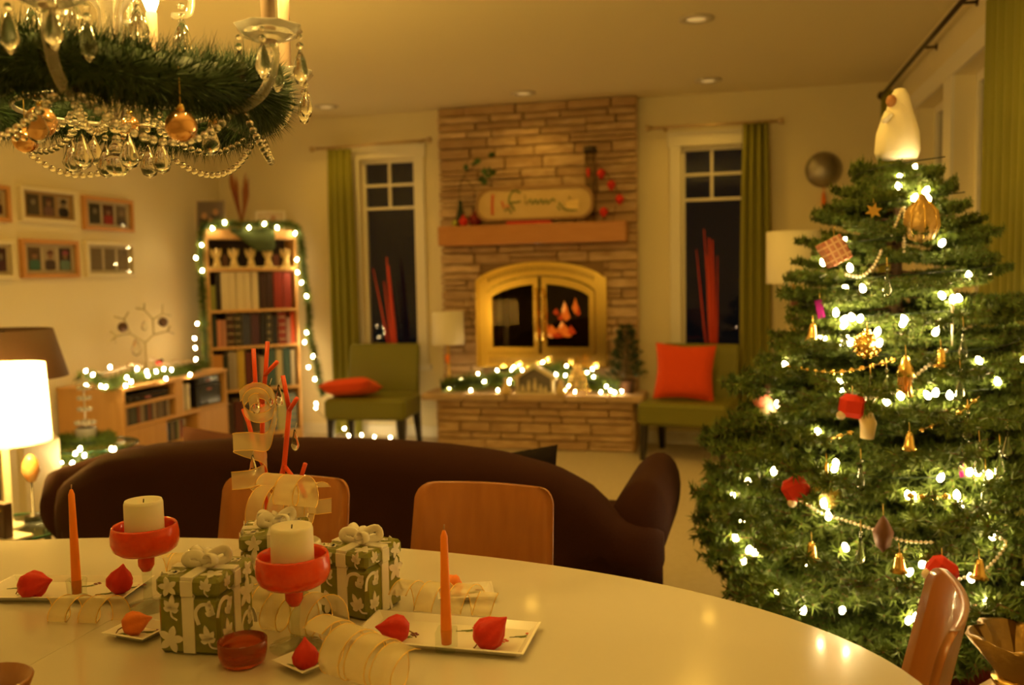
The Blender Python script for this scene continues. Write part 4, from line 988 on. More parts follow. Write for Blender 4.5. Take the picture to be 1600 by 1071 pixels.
for zz, n_, r_ in ((.13, 10, .05), (.21, 8, .032), (.275, 8, .030), (.335, 7, .028), (.38, 6, .02)):
    for k in range(n_): a = 2*math.pi*k/n_; MB().ell((r_*math.cos(a), r_*math.sin(a), zz), .0115, 8, 6).build('bead', mat('cut_glass', (.9, .88, .82), .15, trans=.6), ctw)
    MB().lathe([(0, zz-.013), (r_+.008, zz-.012), (r_+.008, zz-.008), (0, zz-.007)], 14).build('tier_plate', SILVER, ctw)
tl = [(125, 702), (118, 709), (132, 712), (96, 722), (113, 724), (72, 744), (92, 736), (174, 702), (178, 703)]
lp = [aty(x, y, 4.27) if x < 105 else aty(x, y, 4.225) if x < 160 else aty(x, y, 4.34) for x, y in tl]
gp = smooth_path([(-3.98, 4.30, zt-.14), (-3.80, 4.28, zt-.05), (-3.66, 4.27, zt-.045), (-3.50, 4.36, zt-.04), (-3.42, 4.5, zt-.04)], 6)
garland('table_skirt_garland', 'green garland hanging beneath the round glass tabletop', gp, .06, 2400, [NEEDLE], seed=13, ln=.055, wd=.0026)
light_string('fairy lights bunched in the garland under the round glass tabletop', lp, cord=True, sc=1.2)

# lit white lamp on glass end table beside sofa
ZT2 = .395; LX, LY = -2.79, 2.95
et = thing('glass_end_table', 'glass topped end table beside the brown sofa', 'side table', (LX-.04, LY, 0))
MB().lathe([(0, ZT2-.012), (.235, ZT2-.012), (.235, ZT2), (0, ZT2)], 40).build('glass_top', GTOP, et)
MB().tube([(.236*math.cos(2*math.pi*k/40), .236*math.sin(2*math.pi*k/40), ZT2-.006) for k in range(40)], .0065, 6, closed=True).build('rim', GEDGE, et)
for k in range(3): a = k*2.094+.3; MB().tube([(.18*math.cos(a), .18*math.sin(a), 0), (.15*math.cos(a), .15*math.sin(a), ZT2-.012)], .013, 8).build('leg', BLACK, et)
lm = thing('white_table_lamp', 'brightly lit white drum table lamp on the glass end table', 'lamp', (LX-.03, LY, ZT2))
zb_, zt_ = aty(15, 692, LY).z-ZT2, aty(15, 570, LY).z-ZT2
SHL = bpy.data.materials.new('lit_shade'); SHL.use_nodes = True; nt = SHL.node_tree; nt.nodes.clear()
o_ = nt.nodes.new('ShaderNodeOutputMaterial'); tr = nt.nodes.new('ShaderNodeBsdfTranslucent'); df = nt.nodes.new('ShaderNodeBsdfDiffuse'); mx = nt.nodes.new('ShaderNodeMixShader')
tr.inputs[0].default_value = (.95, .93, .86, 1); df.inputs[0].default_value = (.9, .88, .8, 1); mx.inputs[0].default_value = .4
nt.links.new(df.outputs[0], mx.inputs[1]); nt.links.new(tr.outputs[0], mx.inputs[2]); nt.links.new(mx.outputs[0], o_.inputs[0])
rs_ = .165
b = MB(); b.lathe([(rs_*1.04, zb_), (rs_*.97, zt_)], 40); b.f = b.f[:40]; b.m = b.m[:40]; b.s = b.s[:40]; b.build('shade', SHL, lm)
MB().lathe([(0, 0), (.052, 0), (.052, .012), (.02, .02), (.014, .04), (.014, zb_+.04), (.01, zb_+.05), (0, zb_+.05)], 20).build('stand', flat((.85, .83, .77), .3), lm)
LB = mat('lamp_bulb', (1, .9, .7), .4, emis=(1, .58, .11), estr=BULB_LAMP)
MB().lathe([(0, 0), (.018, .006), (.032, .05), (.028, .075), (.012, .10), (0, .105)][::1], 14, (0, 0, zt_-.18)).build('bulb', LB, lm)
MB().lathe([(0, zb_+.04), (.014, zb_+.04), (.014, zt_-.17), (0, zt_-.17)], 12).build('socket', BRASSD, lm)
b = MB()
for k in range(3): a = k*2.094; b.tube([(0, 0, zb_+.05), (.05*math.cos(a), .05*math.sin(a), zt_-.05), (rs_*.97*math.cos(a), rs_*.97*math.sin(a), zt_-.012)], .0025, 5)
b.build('shade_spider', SILVER, lm)
ab = thing('photo_album', 'dark brown leather album standing on the glass end table', 'book', tuple(Vector((LX+.02, LY-.155, ZT2+.0115))), R(-14))
MB().box(-.03, .10, 0, .035, 0, .135, .003).build('cover', flat((.045, .018, .014)), ab); MB().box(-.075, -.034, 0, .035, 0, .135, .003).build('slipcase', flat((.05, .02, .016)), ab)
MB().box(-.034, -.03, .003, .032, .002, .133).build('pages', PAPER, ab)
b = MB(); b.tube(smooth_path([Vector(p) for p in ((.045, -.001, .105), (.06, -.001, .115), (.07, -.001, .10), (.085, -.001, .112))], 4), .0025, 4); b.build('emblem', GOLD, ab)
ds = thing('white_dish', 'white square dish under the dark album on the end table', 'dish', tuple(Vector((LX+.03, LY-.145, ZT2))), R(-14))
b = MB(); b.prism([(-.13, -.06), (.13, -.06), (.13, .07), (-.13, .07)], .004, .012, lambda u, v, w_: (u, v, w_)); b.box(-.05, .05, -.03, .03, 0, .005); b.build('plate', PORC, ds)
b = MB()
for q in ((-.135, .135, -.066, -.058), (-.135, .135, .066, .074), (-.135, -.127, -.066, .074), (.127, .135, -.066, .074)): b.box(q[0], q[1], q[2], q[3], .008, .016, .002)
b.build('rim', PORC, ds)
go = thing('amber_glass_ornament', 'amber and clear glass ornament behind the lit lamp stem', 'ornament', tuple(Vector((LX-.07, LY+.17, ZT2))))
p_ = aty(35, 712, LY+.19)
MB().lathe([(0, 0), (.035, 0), (.03, .006), (.006, .012), (.004, .16), (0, .16)], 12).build('stand', EBONY, go)
MB().lathe([(0, .14), (.018, .15), (.036, .19), (.032, .23), (.012, .26), (0, .265)], 14).build('globe', mat('amber_swirl', (.55, .20, .02), .1, trans=.3, var=.8, vscale=18, col2=(.7, .62, .4)), go)
# dark lampshade floor lamp and cream armchair
dl = thing('brown_floor_lamp', 'floor lamp with wide dark brown tapered shade behind the lit lamp', 'lamp', (-3.42, 3.52, 0))
b = MB(); b.lathe([(.335, .925), (.275, 1.155), (.272, 1.155), (.331, .925), (.335, .925)], 40); b.build('shade', SHADED, dl)
MB().lathe([(0, 0), (.11, 0), (.11, .015), (.012, .03), (.012, 1.10), (0, 1.10)], 16).build('stand', BLACK, dl)
b = MB()
for k in range(3): a = k*2.094; b.tube([(0, 0, 1.09), (.27*math.cos(a), .27*math.sin(a), 1.14)], .003, 5)
b.build('shade_spider', BLACK, dl)
ac = thing('cream_armchair', 'cream leather armchair seen from behind beside the glass table', 'armchair', (-3.95, 4.0, 0))
xr = .31
MB().box(-.46, xr, -.22, -.08, .10, .70, .04).build('backrest', CREAML, ac)
MB().box(-.40, xr-.06, -.10, .22, .10, .40, .03).build('seat', CREAML, ac)
for x0 in (-.46, xr-.13): MB().box(x0, x0+.13, -.10, .22, .10, .54, .03).build('armrest', CREAML, ac)
for x0 in (-.40, xr-.10):
    for y0 in (-.19, .16): MB().box(x0, x0+.04, y0, y0+.04, 0, .11).build('leg', EBONY, ac)
MB().box(-.44, xr-.02, -.2225, -.219, .33, .34).build('seam', flat((.40, .34, .24)), ac)

# ============================================================ SOFA (seen from behind)
SY = 2.72
so = thing('velvet_sofa', 'dark brown velvet camelback sofa with scrolled arms, seen from behind', 'sofa', (-1.34, SY+.45, 0))
SL = (1.34, -(SY+.45), 0)
prof = [(-2.36, .70), (-2.2, .755), (-2.0, .79), (-1.7, .815), (-1.4, .825), (-1.1, .825), (-.9, .815), (-.72, .795), (-.55, .755), (-.42, .69), (-.34, .60)]
def ztop(x):
    for (a, za), (c, zc) in zip(prof, prof[1:]):
        if a <= x <= c: t = (x-a)/(c-a); return za+(zc-za)*t
    return prof[0][1] if x < prof[0][0] else prof[-1][1]
b = MB(); vs = []; nx = 48; sec = []
for i in range(nx+1):
    x = -2.44+2.23*i/nx; zt = ztop(x) if i else .66
    e = min(1, min(i, nx-i)/6); e = math.sqrt(max(0, 1-(1-e)**2)) if e < 1 else 1; e = max(e, .08)
    z0 = .47-.27*e; z0 = max(z0, .20+.21*min(1, max(0, (x+.75)/.3))); ztt = .53+(zt-.53)*(.25+.75*e)
    ring_ = [(SY+.05, z0), (SY+.015, z0+.06), (SY, .47), (SY-.01, ztt-.16), (SY-.035, ztt-.09), (SY-.02, ztt-.03), (SY+.03, ztt-.004), (SY+.09, ztt), (SY+.15, ztt-.02), (SY+.18, ztt-.08), (SY+.19, .47), (SY+.19, z0)]
    yc = SY+.09
    sec.append([(x, yc+(y-yc)*(.35+.65*e), z) for y, z in ring_])
vs = [p for s_ in sec for p in s_]; q = 12
fs = [(i*q+k, i*q+(k+1) % q, (i+1)*q+(k+1) % q, (i+1)*q+k) for i in range(nx) for k in range(q)]+[tuple(range(q))[::-1], tuple(range(nx*q, nx*q+q))]
b.sm = True; b.add(vs, fs); b.build('backrest', VELVET, so, loc=SL)
def arm(cx, sgn, top, a=.105, bz=.20):
    b = MB(); n = 22; m_ = 10; vs = []; b.sm = True
    for j in range(m_+1):
        t = j/m_; y = SY+.05+.68*t; fl = sgn*(.01+.02*t)
        e = math.sin(min(1, min(t+.02, 1.02-t)/.16)*math.pi/2)**.5
        for k in range(n):
            an = 2*math.pi*k/n; u = a*math.cos(an)*e; v = bz*math.sin(an)*e
            tl_ = sgn*.14
            vs.append((cx+fl+u+v*tl_, y, top-bz+v))
    fs = [(j*n+k, j*n+(k+1) % n, (j+1)*n+(k+1) % n, (j+1)*n+k) for j in range(m_) for k in range(n)]+[tuple(range(n))[::-1], tuple(range(m_*n, m_*n+n))]
    b.add(vs, fs); b.build('arm_scroll', VELVET, so, loc=SL)
arm(-.315, 1, .70, a=.10, bz=.17); arm(-2.465, -1, .665, a=.08, bz=.15)
for x0, x1 in ((-.44, -.34), (-2.40, -2.30)): MB().box(x0, x1, SY+.10, SY+.70, .15, .50, .03).build('arm_panel', VELVET, so, loc=SL)
MB().box(-2.38, -.32, SY+.06, SY+.82, .13, .32, .03).build('seat_base', VELVET, so, loc=SL)
for i in range(3): x0 = -2.28+.635*i; MB().box(x0+.005, x0+.63, SY+.19, SY+.86, .32, .46, .04).build('seat_cushion', VELVET, so, loc=SL)
LEGW = mat('mahogany', (.10, .025, .012), .4)
for x in (-2.36, -.335):
    for y in (SY+.10, SY+.62):
        b = MB(); s_ = 1 if x > -1 else -1
        b.add([(x-.04, y-.04, .45), (x+.05, y-.04, .45), (x+.05, y+.04, .45), (x-.04, y+.04, .45), (x-.02+s_*.03, y-.03, 0), (x+.03+s_*.03, y-.03, 0), (x+.03+s_*.03, y+.03, 0), (x-.02+s_*.03, y+.03, 0)], [(0, 1, 2, 3), (7, 6, 5, 4), (0, 4, 5, 1), (1, 5, 6, 2), (2, 6, 7, 3), (3, 7, 4, 0)]); b.build('leg', LEGW, so, loc=SL)
cushion('black velvet cushion with pointed corner leaning inside the brown sofa', (-.785, SY+.335, .602), .40, .295, .12, (R(-14), R(-6), R(4)), VELVETD)
cushion('brown velvet cushion leaning inside the left part of the brown sofa', (-1.90, SY+.335, .625), .44, .34, .12, (R(-14), R(3), 0), mat('brown_velvet_cushion', (.075, .022, .012), .85, sheen=.5))
# ============================================================ CHRISTMAS TREE
TX, TY = .545, 3.3
TR = [(.10, .50), (.26, .56), (.46, .63), (.59, .59), (.88, .48), (1.10, .41), (1.36, .31), (1.60, .19), (1.76, .03)]
def trad(z):
    if z <= TR[0][0]: return TR[0][1]
    for (a, ra), (c, rc) in zip(TR, TR[1:]):
        if a <= z <= c: return ra+(rc-ra)*(z-a)/(c-a)
    return .02
tree = thing('christmas_tree', 'tall green fir Christmas tree covered with lights beside the curtains', 'christmas tree', (TX, TY, 0))
MB().tube([(0, 0, .04), (0, 0, .9), (.0, 0, 1.55), (0, 0, 1.76)], [.045, .032, .014, .006], 10).build('trunk', BARK, tree)
b = MB(); b.lathe([(0, 0), (.16, 0), (.16, .02), (.07, .05), (.06, .16), (.045, .16), (.045, .04), (0, .04)], 18); b.build('stand', flat((.03, .05, .03)), tree)
rng = random.Random(21)
def branch_mesh(seed):
    r = random.Random(seed); st = MB(); nd = MB()
    # along +x, length 1, tips turned up
    main = [Vector((t, .03*math.sin(t*3+seed), -.10*t+.17*t*t)) for t in [i/8 for i in range(9)]]
    st.tube(main, [.012*(1-.8*i/8) for i in range(9)], 5)
    paths = [(main[1:], .10)]
    for i in range(2, 9):
        for s_ in (-1, 1):
            if i > 7 and r.random() < .5: continue
            p = main[i]; L = (.42*(1-.55*(i-2)/6))*r.uniform(.75, 1.1)
            d = Vector((.72, s_*.72, r.uniform(-.05, .16)))
            q = [p, p+d*L*.5+Vector((0, 0, -.02)), p+d*L+Vector((0, 0, .02))]
            st.tube(q, .004, 4); paths.append((q, .09))
            for s2 in (-1, 1):
                c = q[1]; d2 = Vector((.9, s_*.35+s2*.5, .05)); e = [c, c+d2*L*.42]; st.tube(e, .003, 4); paths.append((e, .085))
    for q, ln in paths:
        L = sum((v-u).length for u, v in zip(q, q[1:]))
        needles(nd, [Vector(v) for v in q], int(L*420), .012, ln*.62, .0062, r)
    nd.mi = 0; o = len(nd.f); nd.v, nd.f
    k = len(nd.v); nd.v += st.v; nd.f += [tuple(i+k for i in f_) for f_ in st.f]; nd.m += [1]*len(st.f); nd.s += [True]*len(st.f)
    ob = nd.build('_br', [NEEDLE, BARK]); me = ob.data; bpy.data.objects.remove(ob); return me
BM = [branch_mesh(s_) for s_ in range(6)]
SAMP = {m_.name: [tuple(v.co) for v in m_.vertices][::9] for m_ in BM}
z = .17; tier = 0; ga = 0
while z < 1.70:
    rad = trad(z); n = max(4, int(5+rad*13)); ga += 1.1
    for k in range(n):
        a = ga+2*math.pi*k/n+rng.uniform(-.15, .15); L = rad*rng.uniform(.86, 1.12)
        tip_x = TX+math.cos(a)*L
        if tip_x > .97: L *= max(.3, (.97-TX)/(tip_x-TX))
        o = bpy.data.objects.new('branch', BM[rng.randrange(6)]); COL.objects.link(o); o.parent = tree
        o.location = (.02*math.cos(a), .02*math.sin(a), z+.10*rad+rng.uniform(-.02, .02))
        o.rotation_euler = (rng.uniform(-.15, .15), rng.uniform(.02, .12)-.25*max(0, z-1.25), a); s_ = L/1.02; wdt = max(s_, .26)
        o.scale = (s_, min(1, wdt*1.25), s_*1.05 if s_ > .3 else .32)
        RM = Matrix.Rotation(a, 3, 'Z') @ Matrix.Rotation(o.rotation_euler.y, 3, 'Y')
        for _ in range(20):
            mxx = max((RM @ Vector((v[0]*o.scale.x, v[1]*o.scale.y, v[2]*o.scale.z))).x for v in SAMP[o.data.name])
            mnx = min((RM @ Vector((v[0]*o.scale.x, v[1]*o.scale.y, v[2]*o.scale.z))).x for v in SAMP[o.data.name])
            if TX+.02*math.cos(a)+mxx < .975 and TX+mnx > -.135: break
            o.scale.x *= .9; o.scale.y *= .85
    z += .052+.03*rad; tier += 1
for k in range(3):
    o = bpy.data.objects.new('branch', BM[k]); COL.objects.link(o); o.parent = tree; o.location = (0, 0, 1.60+.03*k); a = k*1.3
    o.rotation_euler = (0, -R(14), a+1.9); o.scale = (.15, .2, .2)
def on_tree(px, py, k=.98):
    d = ray(px, py); best = None
    for i in range(400):
        Y = 2.3+i*.0035; p = CPOS+d*(Y/d.y); h = math.hypot(p.x-TX, p.y-TY); q = h/max(.03, trad(p.z)*k)
        if q <= 1: return p
        if best is None or q < best[0]: best = (q, p)
    return best[1]
tlights = [(1428, 263), (1406, 276), (1404, 292), (1447, 298), (1429, 309), (1450, 311), (1472, 380), (1514, 431), (1328, 419), (1348, 451), (1472, 462), (1489, 468), (1498, 466), (1306, 489), (1319, 499), (1319, 508), (1331, 496), (1344, 498), (1413, 499), (1411, 505), (1469, 505), (1462, 519), (1371, 519), (1283, 531), (1290, 533), (1316, 537), (1322, 531), (1328, 535), (1374, 536), (1286, 410), (1318, 377),
 (1227, 571), (1312, 599), (1315, 607), (1530, 564), (1559, 597), (1215, 632), (1407, 619), (1385, 628), (1449, 618), (1462, 614), (1484, 618), (1278, 675), (1306, 724), (1304, 733), (1209, 737), (1169, 752), (1144, 776), (1160, 813), (1149, 841), (1195, 852), (1170, 860), (1179, 864), (1162, 878), (1274, 779), (1287, 788), (1294, 807), (1292, 746), (1470, 747), (1515, 738), (1529, 738), (1546, 743), (1419, 774), (1427, 777), (1495, 774), (1501, 789), (1538, 799), (1550, 838), (1321, 856), (1257, 879), (1441, 882), (1421, 895), (1517, 904), (1542, 941), (1215, 923), (1255, 955), (1316, 954), (1420, 970), (1431, 966)]
LP = [on_tree(x, y, 1.0) for x, y in tlights]
for i in range(24):
    zz = .3+1.2*i/24; a = 2.1*i; rr = trad(zz)*.97
    if math.sin(a) < -.1: a = -a
    LP.append(Vector((min(.96, TX+rr*math.cos(a)), TY+rr*math.sin(a), zz)))
root = thing('tree_light_string', 'warm white fairy lights strung all over the Christmas tree', 'fairy lights', (TX, TY, 0))
TBULB = [bulb_at(p-Vector((TX, TY, 0)), root, 1.2) for p in LP]; ORNS = []
b = MB()
for t in range(1, 12):
    zz = .3+.12*t; rr = trad(zz)*.86
    b.tube([Vector((min(rr, .96-TX)*math.cos(a) if math.cos(a) > 0 else rr*math.cos(a), rr*math.sin(a), zz+.12*a/6.283)) for a in [6.283*k/18 for k in range(19)]], .0018, 4)
b.build('cord', WIREG, root)

# bead chains on the tree
def chain(label, px, mt, r, step, name='bead_garland', box=False):
    P = smooth_path([on_tree(x, y, 1.03) for x, y in px], 8); o0 = P[0]
    o = thing(name, label, 'garland', tuple(o0), group=None)
    b = MB()
    for p in resample(P, step):
        q = p-o0
        if box: b.ell(q, (r*1.3, r*.6, r), 5, 3)
        else: b.ell(q, r, 7, 5)
    x = b.build('beads', mt, o); x['kind'] = 'stuff'
    MB().tube([p-o0 for p in P], .0012, 4).build('thread', GOLDW, o)
chain('pearl bead swag below the plaid parcel on the tree', [(1322, 430), (1345, 432), (1362, 420), (1373, 402), (1378, 388)], PEARL, .0055, .012)
chain('short pearl bead loop below the tree topper', [(1393, 367), (1402, 346), (1412, 324), (1413, 360), (1413, 395)], PEARL, .0055, .012)
chain('long pearl bead swag above the red hat at mid tree', [(1320, 608), (1345, 621), (1385, 618), (1410, 607), (1440, 580), (1482, 545)], PEARL, .0065, .0135)
chain('gold star garland reaching from the outer fairy light at mid tree', [(1232, 573), (1270, 580), (1310, 582), (1350, 575), (1400, 562)], GOLD, .009, .03, box=True)
chain('gold star garland under the red hat on the tree', [(1284, 692), (1300, 686), (1318, 680), (1334, 675)], GOLD, .009, .03, box=True)
chain('gold star garland by the gold bell on the tree', [(1440, 672), (1470, 660), (1500, 645), (1530, 620)], GOLD, .009, .03, box=True)
chain('gold star garland by the purple foil drop low on the tree', [(1422, 775), (1458, 778), (1495, 774)], GOLD, .010, .032, box=True)
chain('pearl bead swag trailing from the lower red hat', [(1250, 782), (1285, 803), (1325, 815), (1365, 828), (1410, 845), (1460, 848)], PEARL, .0055, .013)
chain('silver bead swag low on the tree toward the curtain', [(1500, 905), (1540, 890), (1572, 850), (1550, 838)], PEARL, .0055, .014)

# tree ornaments (each its own thing)
def orn(name, label, px, py, k=1.02, cat='ornament', group=None):
    p = on_tree(px, py, k); o = thing(name, label, cat, tuple(p), group=group); ORNS.append(o); return o
def thread(o, z0, z1): MB().tube([(0, 0, z0), (0, .01, z1)], .0012, 4).build('thread', GOLDW, o)
# topper
p = Vector((TX, TY, 1.735)); tp_ = thing('tree_topper', 'cream robed angel tree topper with veil on the tree tip', 'tree topper', tuple(p))
b = MB(); b.lathe([(.0, .0), (.062, .004), (.072, .03), (.068, .09), (.05, .15), (.030, .185), (.012, .20)], 20, sq=.8, wob=lambda a, i: 1+.11*math.sin(7*a)*(1-i/7)); b.build('robe', WHITEC, tp_)
MB().ell((-.026, -.016, .196), (.017, .017, .021), 12, 9).build('head', flat((.42, .20, .09)), tp_)
b = MB(); b.lathe([(.060, .03), (.056, .10), (.042, .17), (.030, .215), (.018, .238), (0, .243)], 18, (.006, .014, 0), wob=lambda a, i: 1+.05*math.sin(5*a)); b.build('veil', WHITEC, tp_)
b = MB(); b.tube([(-.035, -.02, .155), (-.05, -.045, .13), (-.03, -.055, .15)], [.014, .012, .008], 8); b.build('sleeve', WHITEC, tp_)
# star
o = orn('star_ornament', 'flat gold star ornament high on the tree', 1365, 330, 1.06)
pts = [((.028 if i % 2 == 0 else .013)*math.cos(math.pi*i/6+.3), (.028 if i % 2 == 0 else .013)*math.sin(math.pi*i/6+.3)) for i in range(12)]
MB().prism(pts, -.004, .004).build('star', GOLD, o); thread(o, .025, .05)
# plaid parcel
o = orn('plaid_parcel', 'tilted pink plaid parcel ornament hanging near the floor lamp', 1303, 393, 1.16)
T = Matrix.Rotation(R(-28), 4, 'Y') @ Matrix.Rotation(R(15), 4, 'Z')
MB().box(-.036, .036, -.03, .03, -.042, .042, .003, T).build('box', mat('pink_plaid', (.60, .30, .20), .7, var=.9, vscale=60, col2=(.36, .10, .08)), o)
b = MB()
for q in (-.02, .0, .02): b.box(q-.003, q+.003, -.0315, .0315, -.0425, .0425, 0, T)
for q in (-.024, .0, .024): b.box(-.0368, .0368, -.031, .031, q-.003, q+.003, 0, T)
b.build('stripe', flat((.70, .46, .30)), o); thread(o, .04, .08)
# big gold net bauble
o = orn('gold_net_bauble', 'large gold netted bauble below the tree topper', 1440, 345, 1.22)
MB().lathe([(0, -.07), (.035, -.055), (.052, -.015), (.045, .03), (.02, .06), (.008, .08), (0, .08)], 16).build('body', mat('gold_net', (.50, .34, .12), .35, metal=.7, bump=.6, bscale=80), o)
b = MB()
for k in range(8): a = k*.785; b.tube([(.0536*math.cos(a)*s_, .0536*math.sin(a)*s_, zz) for s_, zz in ((.3, -.065), (.68, -.055), (1, -.015), (.86, .03), (.4, .06))], .002, 4)
b.build('netting', GOLD, o); thread(o, .078, .11)
# gold sphere bunches
o = orn('gold_bead_bauble', 'round gold beaded bauble at mid tree', 1355, 540, 1.08); b = MB(); b.ell((0, 0, 0), .038, 12, 9)
for i in range(70):
    zz = 1-2*(i+.5)/70; a = i*2.4; rr = math.sqrt(1-zz*zz); b.ell((.039*rr*math.cos(a), .039*rr*math.sin(a), .039*zz), .005, 5, 3)
b.build('beaded_ball', GOLD, o); MB().lathe([(.008, 0), (.008, .012), (0, .012)], 8, (0, 0, .038)).build('cap', GOLD, o); thread(o, .05, .07)
o = orn('ribbed_bauble', 'gold and green ribbed bauble beside the lower red hat', 1291, 772, 1.06); b = MB()
b.lathe([(0, -.048)]+[(.046*math.sqrt(max(.02, 1-(zz/.048)**2))*(1 if i % 2 else .93), zz) for i, zz in enumerate([-.046+.0077*j for j in range(13)])]+[(0, .048)], 18); b.build('ball', mat('olive_gold', (.45, .36, .10), .3, metal=.8), o)
MB().lathe([(.012, 0), (.006, .02), (.004, .05), (0, .05)], 8, (0, 0, .046)).build('cap', GOLD, o); thread(o, .095, .12)
# gold tassel cluster
o = orn('gold_tassel', 'copper gold cluster of dangling cones at mid tree', 1415, 588, 1.11)
for i in range(12):
    a = i*2.4; rr = .022*(i/12)**.5; h = .03+.04*((i*37 % 11)/11); MB().lathe([(0, -h), (.006, -h+.004), (.003, -h+.03), (0, .02)], 6, (rr*math.cos(a), rr*math.sin(a), 0)).build('cone_drop', mat('copper_gold', (.70, .38, .12), .3, metal=.9), o)
MB().lathe([(.03, 0), (.02, .03), (.006, .06), (0, .06)], 10).build('cap', GOLD, o); thread(o, .06, .09)
# red hats / poms
def hat(label, px, py, rot, mitten):
    o = orn('red_hat_ornament', label, px, py, 1.13, group='red felt ornaments on the tree'); T = Matrix.Rotation(rot, 4, 'Y')
    MB().box(-.038, .038, -.03, .03, -.034, .034, .016, T).build('hat', mat('red_felt', (.62, .035, .015), .9, bump=.3, bscale=120), o)
    if mitten: MB().tube([T @ Vector(q) for q in ((.035, 0, -.01), (.052, .0, -.045), (.055, 0, -.09))], [.022, .024, .02], 9).build('stocking', flat((.66, .52, .26)), o)
    MB().ell(tuple(T @ Vector((-.03, -.015, -.03))), .014, 8, 6).build('face', flat((.72, .58, .42)), o); thread(o, .03, .06)
hat('red felt hat ornament with a cream stocking at mid tree', 1332, 635, R(8), True)
hat('red felt hat ornament with a pale face low on the tree', 1243, 764, R(-30), False)
hat('red felt square ornament directly behind the wooden chair top', 1472, 892, R(35), False)
# foil drops
for px, py, lab in ((1281, 483, 'purple foil ribbon ornament near the floor lamp side of the tree'), (1504, 730, 'purple foil ribbon ornament on the curtain side of the tree')):
    o = orn('purple_foil', lab, px, py); MB().box(-.012, .012, -.003, .003, -.03, .03, .001, Matrix.Rotation(R(-12), 4, 'Y')).build('foil', PURPLE, o); thread(o, .028, .05)
# crystal drops
cr = None; CI = 0
CLAB = ['beneath the mid tree gold tassel lights', 'near the short pearl loop', 'below the white icicle', 'next to the copper gold tassel', 'right of the copper gold tassel', 'beside the purple foil toward the curtain', 'under the purple foil toward the curtain', 'closest to the long curtain', 'above the purple foil toward the curtain', 'hanging above the red hat with stocking', 'at the tip of a branch before the curtain']
for px, py in ((1345, 855), (1345, 742), (1386, 440), (1505, 535), (1385, 600), (1500, 600), (1530, 715), (1540, 760), (1562, 720), (1512, 665), (1360, 610), (1574, 690)):
    p = on_tree(px, py, 1.12)
    if cr is None:
        cr = thing('crystal_drop', 'clear crystal teardrop on the tree low under the pearl swag', 'ornament', tuple(p), group='crystal drops on the tree')
        MB().lathe([(0, -.05), (.010, -.044), (.014, -.03), (.007, 0), (.003, .03), (0, .032)], 8).build('drop', CRYS, cr); MB().ell((0, 0, .04), .006, 7, 5).build('bead', CRYS, cr); thread(cr, .045, .075)
    else: dup(cr, tuple(p), label='clear crystal teardrop on the tree %s' % CLAB[CI]); CI += 1
# icicle
o = orn('icicle_ornament', 'long straight white icicle ornament on the curtain side', 1488, 505); MB().tube([(0, 0, .05), (0, 0, -.07)], [.005, .002], 7).build('icicle', flat((.80, .72, .62), .25), o); thread(o, .05, .07)
# gold bells and figures
gdl = [(1421, 690, 'gold bell ornament at mid tree below the tassel'), (1268, 862, 'gold bell ornament low on the tree near the floor'), (1405, 880, 'gold bell ornament under the dark tree center'), (1530, 890, 'gold bell ornament low near the curtain'), (1270, 520, 'gold bell ornament below the floor lamp side branch'), (1470, 560, 'gold bell ornament among the right middle branches')]
for px, py, lab in gdl:
    o = orn('gold_bell', lab, px, py, 1.08, group='gold bells on the tree'); MB().lathe([(0, .03), (.008, .028), (.012, .015), (.016, -.01), (.026, -.026), (.022, -.026), (0, .01)], 12).build('bell', GOLD, o); MB().ell((0, 0, -.026), .007, 6, 5).build('clapper', GOLD, o); thread(o, .03, .055)
o = orn('cloth_angel', 'pink and cream cloth doll at the left edge of the tree', 1200, 632, 1.0)
MB().lathe([(0, -.06), (.04, -.058), (.028, -.01), (.012, .02), (0, .022)], 10).build('skirt', flat((.62, .50, .34)), o); MB().ell((-.02, -.005, .012), (.032, .02, .026), 9, 7).build('pink_wrap', PINK, o); MB().ell((.005, 0, .05), .02, 9, 7).build('head', flat((.10, .04, .04)), o)
o = orn('cinnamon_bundle', 'dark brown cone ornament in the lower middle of the tree', 1380, 832, 1.09); MB().lathe([(0, -.06), (.018, -.04), (.026, 0), (.012, .035), (0, .05)], 8, wob=lambda a, i: 1+.15*math.sin(4*a+i)).build('cone', flat((.14, .055, .025)), o); thread(o, .045, .08)
# a bulb that would sit inside an ornament hangs just in front of it
bpy.context.view_layer.update()
for o in ORNS+[x for x in bpy.data.objects if x.name.startswith('crystal_drop')]:
    for ch_ in o.children:
        if ch_.name.startswith('thread'): continue
        bb = [Vector(c) for c in ch_.bound_box]; c0 = Vector(o.location)+sum(bb, Vector())/8; rad = max((Vector(o.location)+v-c0).length for v in bb)*.58+.012
        for q in TBULB:
            wp_ = Vector(q.location)+Vector((TX, TY, 0)); d = (CPOS-wp_).normalized(); k_ = 0
            while (wp_-c0).length < rad and k_ < 60: wp_ += d*.003; k_ += 1
            q.location = wp_-Vector((TX, TY, 0))
